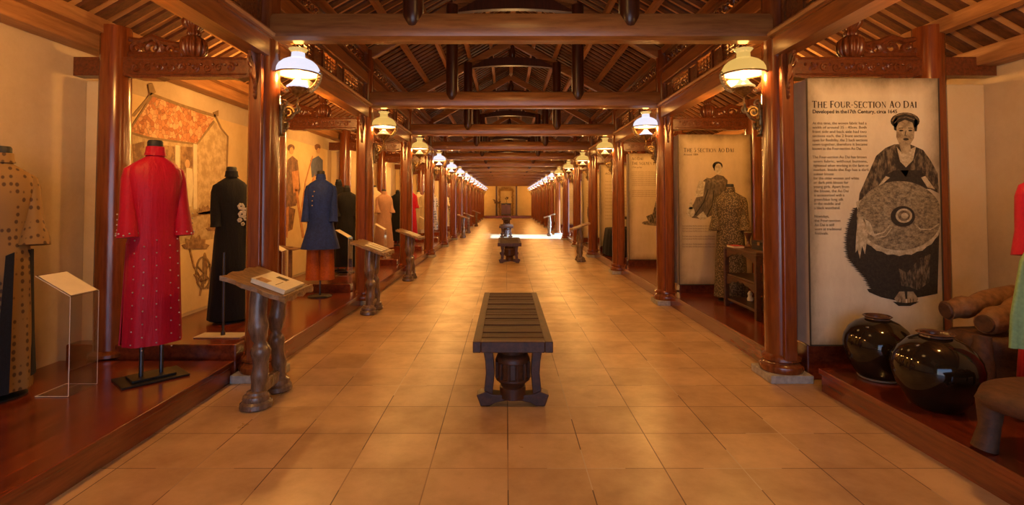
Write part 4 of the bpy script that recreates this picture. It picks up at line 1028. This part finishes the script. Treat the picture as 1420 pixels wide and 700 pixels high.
# second banner
t2 = make_banner(1, 2.325, 3.32, .277, 2.31, 'banner2', 'sepia printed banner of a seated woman, second nearest on the right', YK[1] - .10)
y2 = t2.location.y - .0715
heading(t2, 'THE 5 SECTION AO DAI', 948, 211, 70, y2, 5.8)
ztx(t2, 'Around 1884', 948, 215.5, .040, 20, 'printed_subheading', yp=y2)
pr(t2, 'printed_robe', [[(986, 247), (994, 242), (1003, 244), (1009, 250), (1008, 262), (1000, 268), (1004, 284), (1010, 300), (998, 304), (986, 299), (976, 304), (960, 302), (952, 296), (962, 282), (968, 268), (970, 256), (978, 248)]], 'pr_soft', .0016, y2)
pr(t2, 'printed_sleeve', [line([(1004, 249), (997, 253), (987, 251), (979, 249)], 6)], 'pr_mid', .0019, y2)
pr(t2, 'printed_fold', [line([(982, 262), (976, 280), (964, 298)], 1.6), line([(990, 264), (988, 284), (980, 300)], 1.4), line([(998, 270), (998, 288), (1004, 301)], 1.4)], 'pr_dark', .0020, y2)
pr(t2, 'printed_pale_cloth', [[(970, 250), (978, 252), (975, 272), (963, 274), (966, 260)]], 'pr_light', .0021, y2)
pr(t2, 'printed_shoes', [[(966, 300), (975, 293), (982, 303), (972, 305)], [(984, 302), (992, 297), (1000, 303), (990, 306)]], 'pr_light', .0022, y2)
pr(t2, 'printed_vase', [ell(958, 294, 5.5, 7, 14), [(956.5, 276), (959.5, 276), (960.5, 290), (955.5, 290)]], 'pr_light', .0020, y2)
pr(t2, 'printed_hair', [ell(995, 230, 7, 6, 18), [(989, 228), (992, 228), (992, 237), (990, 236)]], 'pr_dark', .0018, y2)
pr(t2, 'printed_face', [ell(996, 234, 5, 7.4, 18)], 'pr_light', .0024, y2)
for i in range(9):
    if i in (3, 6): continue
    ztx(t2, 'The robe was made of five pieces of cloth joined together' if False else 'lined text about the five section ao dai of that time', 946, 314 + i * 3.6, .030, 45, 'printed_line', 'text2', yp=y2)
# third and farther banners
t3 = make_banner(2, 2.36, 3.32, .277, 2.33, 'banner2', 'sepia printed banner with a sitting figure, third nearest on the right', YK[2] - .10)
y3 = t3.location.y - .0715
heading(t3, 'AO DAI', 876, 222, 16, y3, 4); heading(t3, 'THE NGUYEN DYNASTY', 876, 228.5, 50, y3, 4.2)
ztx(t3, '1744 earlier', 876, 233, .045, 14, 'printed_subheading', yp=y3)
for i in range(14):
    if i in (8, 9): continue
    ztx(t3, 'lined text about the ao dai under the dynasty', 876, 239 + i * 2.6, .032, 36, 'printed_line', 'text2', yp=y3)
pr(t3, 'printed_figure', [[(896, 300), (905, 296), (912, 270), (918, 262), (924, 300), (918, 312), (900, 308)]], 'pr_robe', .0016, y3)
pr(t3, 'printed_shadow', [ell(912, 309, 22, 4, 20)], 'pr_mid', .0012, y3)
for k in range(3, 9):
    if k in (5, 6): continue
    tb = make_banner(k, 2.36, 3.32, .277, 2.33, 'banner2', 'small sepia text banner at the %s right column' % nth(k), YK[k] - .10)
    yy = tb.location.y - .0715
    text_mesh('HISTORY OF AO DAI' if False else 'AO DAI', .08, tb, 'printed_heading', 'ink', (-.36, yy - .0012 - tb.location.y, 1.80), width=.3)
    for i in range(12): text_mesh('lines of printed text about the long dress', .034, tb, 'printed_line', 'text2', (-.36, yy - .0012 - tb.location.y, 1.62 - .085 * i), width=.72)

# ------------------------------------------------------------------ things on the right platforms
def jar(x, y, r, h, rz, lab, clay=False):
    t = thing('glazed_jar', lab, 'jar', (x, y, PZt), rz, 'glazed jars on the right platform')
    prof = [(.50, .0), (.56, .02), (.66, .10), (.88, .28), (.99, .46), (1.0, .56), (.95, .68), (.82, .80), (.60, .90), (.40, .945), (.36, .955)]
    MB().lathe([(a * r, b * h) for a, b in prof], n=48).build('body', 'jar', t)
    MB().lathe([(.36 * r, .95 * h), (.345 * r, .975 * h), (.40 * r, .99 * h), (.42 * r, 1.0 * h), (.38 * r, 1.012 * h), (.32 * r, 1.0 * h), (.29 * r, .96 * h), (.28 * r, .90 * h)], n=40).build('rim', 'jarrim', t)
    if clay: MB().lathe([(.535 * r, .0), (.575 * r, .012 * h), (.60 * r, .035 * h), (.55 * r, .036 * h)], n=40).build('foot_ring', 'clay', t)
    return t
jar(2.60, 3.66, .212, .43, 0, 'round dark glazed jar with pale foot, standing left of the larger jar', True)
jar(2.585, 3.15, .228, .44, 1, 'larger round dark glazed jar standing nearer the corner of the platform')

def log(name, lab, pts, R, mat='root', ends=True, seed=0, group=None):
    rnd = random.Random(seed); o = pts[0]
    t = thing(name, lab, 'log', o, 0, group)
    P = [Vector(p) - Vector(o) for p in pts]; path = []; rr = []
    n = 6
    for i in range(len(P) - 1):
        for j in range(n): path.append(P[i].lerp(P[i + 1], j / n)); rr.append(R[i] + (R[i + 1] - R[i]) * j / n)
    path.append(P[-1]); rr.append(R[-1])
    rr = [r * (1 + .10 * math.sin(i * 1.3 + seed) + rnd.uniform(-.05, .05)) for i, r in enumerate(rr)]
    path = [p + Vector((0, rnd.uniform(-.006, .006), rnd.uniform(-.006, .006))) for p in path]
    MB().tube(path, rr, 14).build('trunk', mat, t, ang=1.4)
    d = (path[0] - path[1]).normalized()
    MB().tube([path[0] + d * .002, path[0] + d * .012], [rr[0] * .9, rr[0] * .8], 14).build('cut_end', 'rootdark', t)
    return t
log('root_log', 'thick weathered root log with its sawn end beside the nearest banner', [(2.95, 3.50, .67), (3.15, 3.52, .70), (3.45, 3.55, .76)], [.065, .07, .08], seed=3, group='weathered root logs on the dark root stump')
log('root_log', 'second weathered root log, lower and in front of the first', [(3.02, 3.30, .63), (3.22, 3.34, .68), (3.55, 3.38, .80)], [.07, .075, .09], seed=5, group='weathered root logs on the dark root stump')
t = thing('root_stump', 'dark gnarled root stump under the pale logs behind the larger jar', 'stump', (3.22, 3.40, PZt))
m = MB(); rs = []
for z, r in ((0, .34), (.07, .32), (.18, .28), (.28, .30), (.35, .32), (.385, .28)):
    rs.append([(r * .95 * math.cos(a) * (1 + .10 * math.sin(5 * a + z * 6)), r * .62 * math.sin(a) * (1 + .12 * math.sin(4 * a + z * 9)), z) for a in [2 * PI * i / 36 for i in range(36)]])
m.rings(rs); m.build('stump_body', 'rootdark', t, ang=1.4)
for i, (a, b, c) in enumerate(((-.22, -.1, .12), (.1, -.2, .1), (.25, -.1, .09))): MB().tube([(a, b, .38), (a * 1.15, b - .04, .2), (a * 1.3, b - .07, .012)], [.05, .06, .07], 10).build('root', 'rootdark', t, ang=1.4)
# rough root table in the corner
t = thing('root_table', 'low rough hewn root table in the dark right corner of the platform', 'table', (2.74, 2.40, PZt))
m = MB(); rs = []
for z, r in ((.22, .80), (.24, .92), (.28, 1.0), (.31, .97), (.33, .85)):
    rs.append([(r * .44 * (1 + .06 * math.sin(5 * a) + .04 * math.sin(9 * a)) * math.copysign(abs(math.cos(a)) ** .6, math.cos(a)), r * .33 * (1 + .05 * math.sin(4 * a + 1)) * math.copysign(abs(math.sin(a)) ** .6, math.sin(a)), z) for a in [2 * PI * i / 40 for i in range(40)]])
m.rings(rs); m.build('table_slab', 'rootdark', t, ang=1.2)
for i, (a, b) in enumerate(((-.33, -.22), (-.34, .2), (.3, -.2), (.3, .22))):
    MB().tube([(a, b, .25), (a * 1.02, b, .12), (a * 1.08, b * 1.05, .008)], [.06, .045, .055], 12).build('leg', 'rootdark', t, ang=1.2)
log('driftwood_piece', 'pale knobbly driftwood piece lying on the low root table', [(2.62, 2.60, PZ + .365), (2.70, 2.58, PZ + .38), (2.78, 2.55, PZ + .36)], [.035, .05, .03], seed=8, group='driftwood on the root table')
log('driftwood_piece', 'larger pale driftwood piece at the right end of the root table', [(2.84, 2.46, PZ + .385), (2.96, 2.44, PZ + .40), (3.12, 2.42, PZ + .385)], [.05, .065, .05], seed=9, group='driftwood on the root table')

# console table of the second bay
t = thing('console_table', 'dark carved console table with middle shelf on the right platform', 'table', (2.84, 5.80, PZt))
hx, hy, H = .23, .38, .70
MB().box(-hx - .015, hx + .015, -hy - .015, hy + .015, H - .03, H).build('top', 'bench2', t, smooth=False, bevel=.005)
for sx in (-1, 1):
    for sy in (-1, 1): MB().box(sx * hx - .025, sx * hx + .025, sy * hy - .025, sy * hy + .025, 0, H - .03).build('leg', 'bench2', t, smooth=False, bevel=.004)
MB().box(-hx, hx, -hy, hy, .36, .385).build('shelf', 'bench2', t, smooth=False, bevel=.004)
MB().box(-hx, hx, -hy, hy, .07, .10).build('lower_shelf', 'bench2', t, smooth=False, bevel=.004)
for ax_, s in (('x', -1), ('x', 1), ('y', -1), ('y', 1)):
    for zt in (H - .03, .36):
        m = MB(); n = 12; top = []; bot = []
        L = (hy if ax_ == 'x' else hx) - .025
        for i in range(n + 1):
            u = -L + 2 * L * i / n; d = .03 + .075 * abs(u / L) ** 2 + .012 * math.cos(u * 60)
            top.append((u, zt)); bot.append((u, zt - d))
        if ax_ == 'x': m.prism(bot + top[::-1], lambda u, v, q: (s * hx + q, u, v), -.008, .008)
        else: m.prism(bot + top[::-1], lambda u, v, q: (u, s * hy + q, v), -.008, .008)
        m.build('carved_apron', 'bench2', t, smooth=False)
t = thing('lacquer_box', 'low black lacquer box lying on the console table', 'box', (2.88, 5.66, PZt + .70))
MB().box(-.13, .13, -.17, .17, 0, .075).build('body', 'laccab', t, smooth=False, bevel=.006); MB().box(-.135, .135, -.175, .175, .077, .10).build('lid', 'laccab', t, smooth=False, bevel=.006)
MB().box(-.138, -.134, -.03, .03, .055, .09).build('clasp', 'brass', t, smooth=False)
t = thing('flared_vase', 'small dark flared vase behind the lacquer box on the console table', 'vase', (2.80, 6.02, PZt + .70))
MB().lathe([(.035, 0), (.04, .01), (.022, .04), (.018, .09), (.03, .13), (.048, .165), (.05, .17), (.04, .168)], n=20).build('body', 'jarrim', t)
t = thing('small_book', 'flat closed book on the far corner of the console table', 'book', (2.66, 6.04, PZt + .70))
MB().box(-.06, .06, -.09, .09, 0, .02).build('pages', 'paper', t, smooth=False); MB().box(-.062, .062, -.092, .092, .02, .024).build('cover', 'rust', t, smooth=False)
t = thing('white_ornament', 'small white ornament on the lowest shelf of the console table', 'ornament', (2.78, 5.95, PZt + .102))
MB().lathe([(.03, 0), (.035, .02), (.02, .05), (.028, .08), (.01, .11)], n=16).build('body', 'paper', t)

# dark cloth covered table in the fourth bay on the right
t = thing('draped_table', 'dark cloth covered table between the third and fourth right columns', 'table', (2.78, 12.0, PZt))
rs = []
for z, q in ((.02, 1.12), (.2, 1.1), (.45, 1.04), (.6, 1.0), (.62, .97)):
    rs.append([(.46 * q * math.copysign(abs(math.cos(a)) ** .5, math.cos(a)) * (1 + .03 * math.sin(14 * a) * (1.2 - z)), .46 * q * math.copysign(abs(math.sin(a)) ** .5, math.sin(a)) * (1 + .03 * math.sin(13 * a) * (1.2 - z)), z) for a in [2 * PI * i / 60 for i in range(60)]])
MB().rings(rs).build('dark_cloth', 'blk', t, ang=1.3)
t = thing('sewing_machine', 'black sewing machine standing on the dark draped table', 'machine', (2.68, 12.0, PZt + .62))
MB().box(-.2, .2, -.09, .09, 0, .04).build('base', 'laccab', t, bevel=.01, smooth=False)
MB().box(.1, .17, -.045, .045, .04, .26).box(-.16, .17, -.04, .04, .2, .27).box(-.17, -.11, -.035, .035, .08, .25).build('arm', 'laccab', t, bevel=.015, smooth=False)
MB().torus((.2, 0, .19), .06, .012, 'x').build('hand_wheel', 'steel', t)
t = thing('hanging_hoop', 'thin dark hoop leaning in the fifth right bay', 'hoop', (2.45, 15.4, PZt))
MB().torus((0, 0, .9), .22, .012, 'x', n=28).build('ring', 'laccab', t); MB().lathe([(.012, .02), (.012, .68)], n=8).build('post', 'laccab', t); MB().lathe([(.1, 0), (.1, .02), (.02, .03)], n=20).build('foot', 'laccab', t)

# ------------------------------------------------------------------ far end: step, posts, gilt frame and cabinet
YP = YK[-1] + .45
tag(MB().box(WL + .01, WR - .01, YP, YE - .01, 0, .2).build('end_platform', 'platform', smooth=False, bevel=.01), 'dark red step across the far end of the corridor', 'step')
for s, x in (('left', XC - .98), ('right', XC + .78)):
    t = thing('end_post', 'dark square post %s of the gilt frame at the far end' % s, 'post', (x, YE - .5, .2), 0, 'posts at the far end')
    MB().box(-.07, .07, -.07, .07, .05, 2.9).build('shaft', 'darkpost', t, smooth=False, bevel=.005); MB().box(-.1, .1, -.1, .1, 0, .06).build('base', 'darkpost', t, smooth=False)
t = thing('gilt_mirror_frame', 'tall carved gilt frame on the far end wall behind the cabinet', 'frame', (XC - .13, YE - .12, .2))
m = MB()
for s in (-1, 1):
    m.box(s * .56 - .06, s * .56 + .06, -.04, .04, .0, 2.25)
    for i in range(12): m.spiral((s * .56 + s * .05 * (i % 2), -.05, .15 + .18 * i), .09, 1.3, .03, 'y', s, i, 12, 6)
m.box(-.6, .6, -.04, .04, 2.15, 2.3)
for i in range(7): m.spiral((-.54 + .18 * i, -.05, 2.3 + .1 * math.cos((i - 3) * .5)), .1, 1.3, .03, 'y', 1 if i % 2 else -1, i, 12, 6)
m.build('carved_frame', 'gilt', t); MB().box(-.5, .5, .0, .03, .05, 2.16).build('pale_panel', 'plaster2', t, smooth=False)
t = thing('altar_cabinet', 'dark lacquered cabinet standing at the far end of the corridor', 'cabinet', (XC - .13, YE - .95, .2))
MB().box(-.42, .42, -.25, .25, .06, 1.0).build('body', 'laccab', t, smooth=False, bevel=.01); MB().box(-.46, .46, -.28, .28, 1.0, 1.05).build('top', 'laccab', t, smooth=False, bevel=.01)
for s in (-1, 1): MB().box(min(s * .02, s * .38), max(s * .02, s * .38), -.262, -.252, .12, .92).build('door', 'carve', t, smooth=False)
for sx in (-1, 1):
    for sy in (-1, 1): MB().box(sx * .36 - .04, sx * .36 + .04, sy * .2 - .04, sy * .2 + .04, 0, .06).build('foot', 'laccab', t, smooth=False)
MB().box(-.09, .09, -.268, -.263, .90, .96).build('name_plate', 'brass', t, smooth=False)
t = thing('bonsai_plant', 'small dark plant in a pot on top of the far cabinet', 'plant', (XC - .1, YE - .95, 1.25))
MB().lathe([(.06, 0), (.09, .06), (.1, .1), (.08, .1)], n=16).build('pot', 'clay', t); MB().tube([(0, 0, .08), (.02, 0, .2), (-.02, 0, .3), (.02, 0, .4)], .018, 8).build('stem', 'rootdark', t)
m = MB(); rnd = random.Random(4)
for i in range(14): m.ball((rnd.uniform(-.12, .14), rnd.uniform(-.06, .06), .42 + rnd.uniform(-.07, .12)), .05, 6)
m.build('foliage', 'rootdark', t)
t = thing('flower_stand', 'tall thin flower stand left of the far cabinet', 'stand', (XC - 1.15 + .2, YE - 1.0, .2))
MB().lathe([(.1, 0), (.1, .03), (.02, .05), (.018, .85), (.08, .9), (.08, .93)], n=14).build('stand', 'laccab', t)
m = MB()
for i in range(14): m.tube([(0, 0, .93), (rnd.uniform(-.15, .15), rnd.uniform(-.1, .1), 1.1), (rnd.uniform(-.35, .35), rnd.uniform(-.15, .15), 1.15 + rnd.uniform(-.1, .3))], [.01, .012, .03], 6)
m.build('twigs', 'rootdark', t)

# ------------------------------------------------------------------ render look
sc = bpy.context.scene
sc.view_settings.view_transform = 'Standard'; sc.view_settings.look = 'None'; sc.view_settings.gamma = 1; sc.view_settings.exposure = 0.1
sc.view_settings.use_curve_mapping = False
for o in list(bpy.data.objects):
    if o.type == 'EMPTY' and not o.children: bpy.data.objects.remove(o)
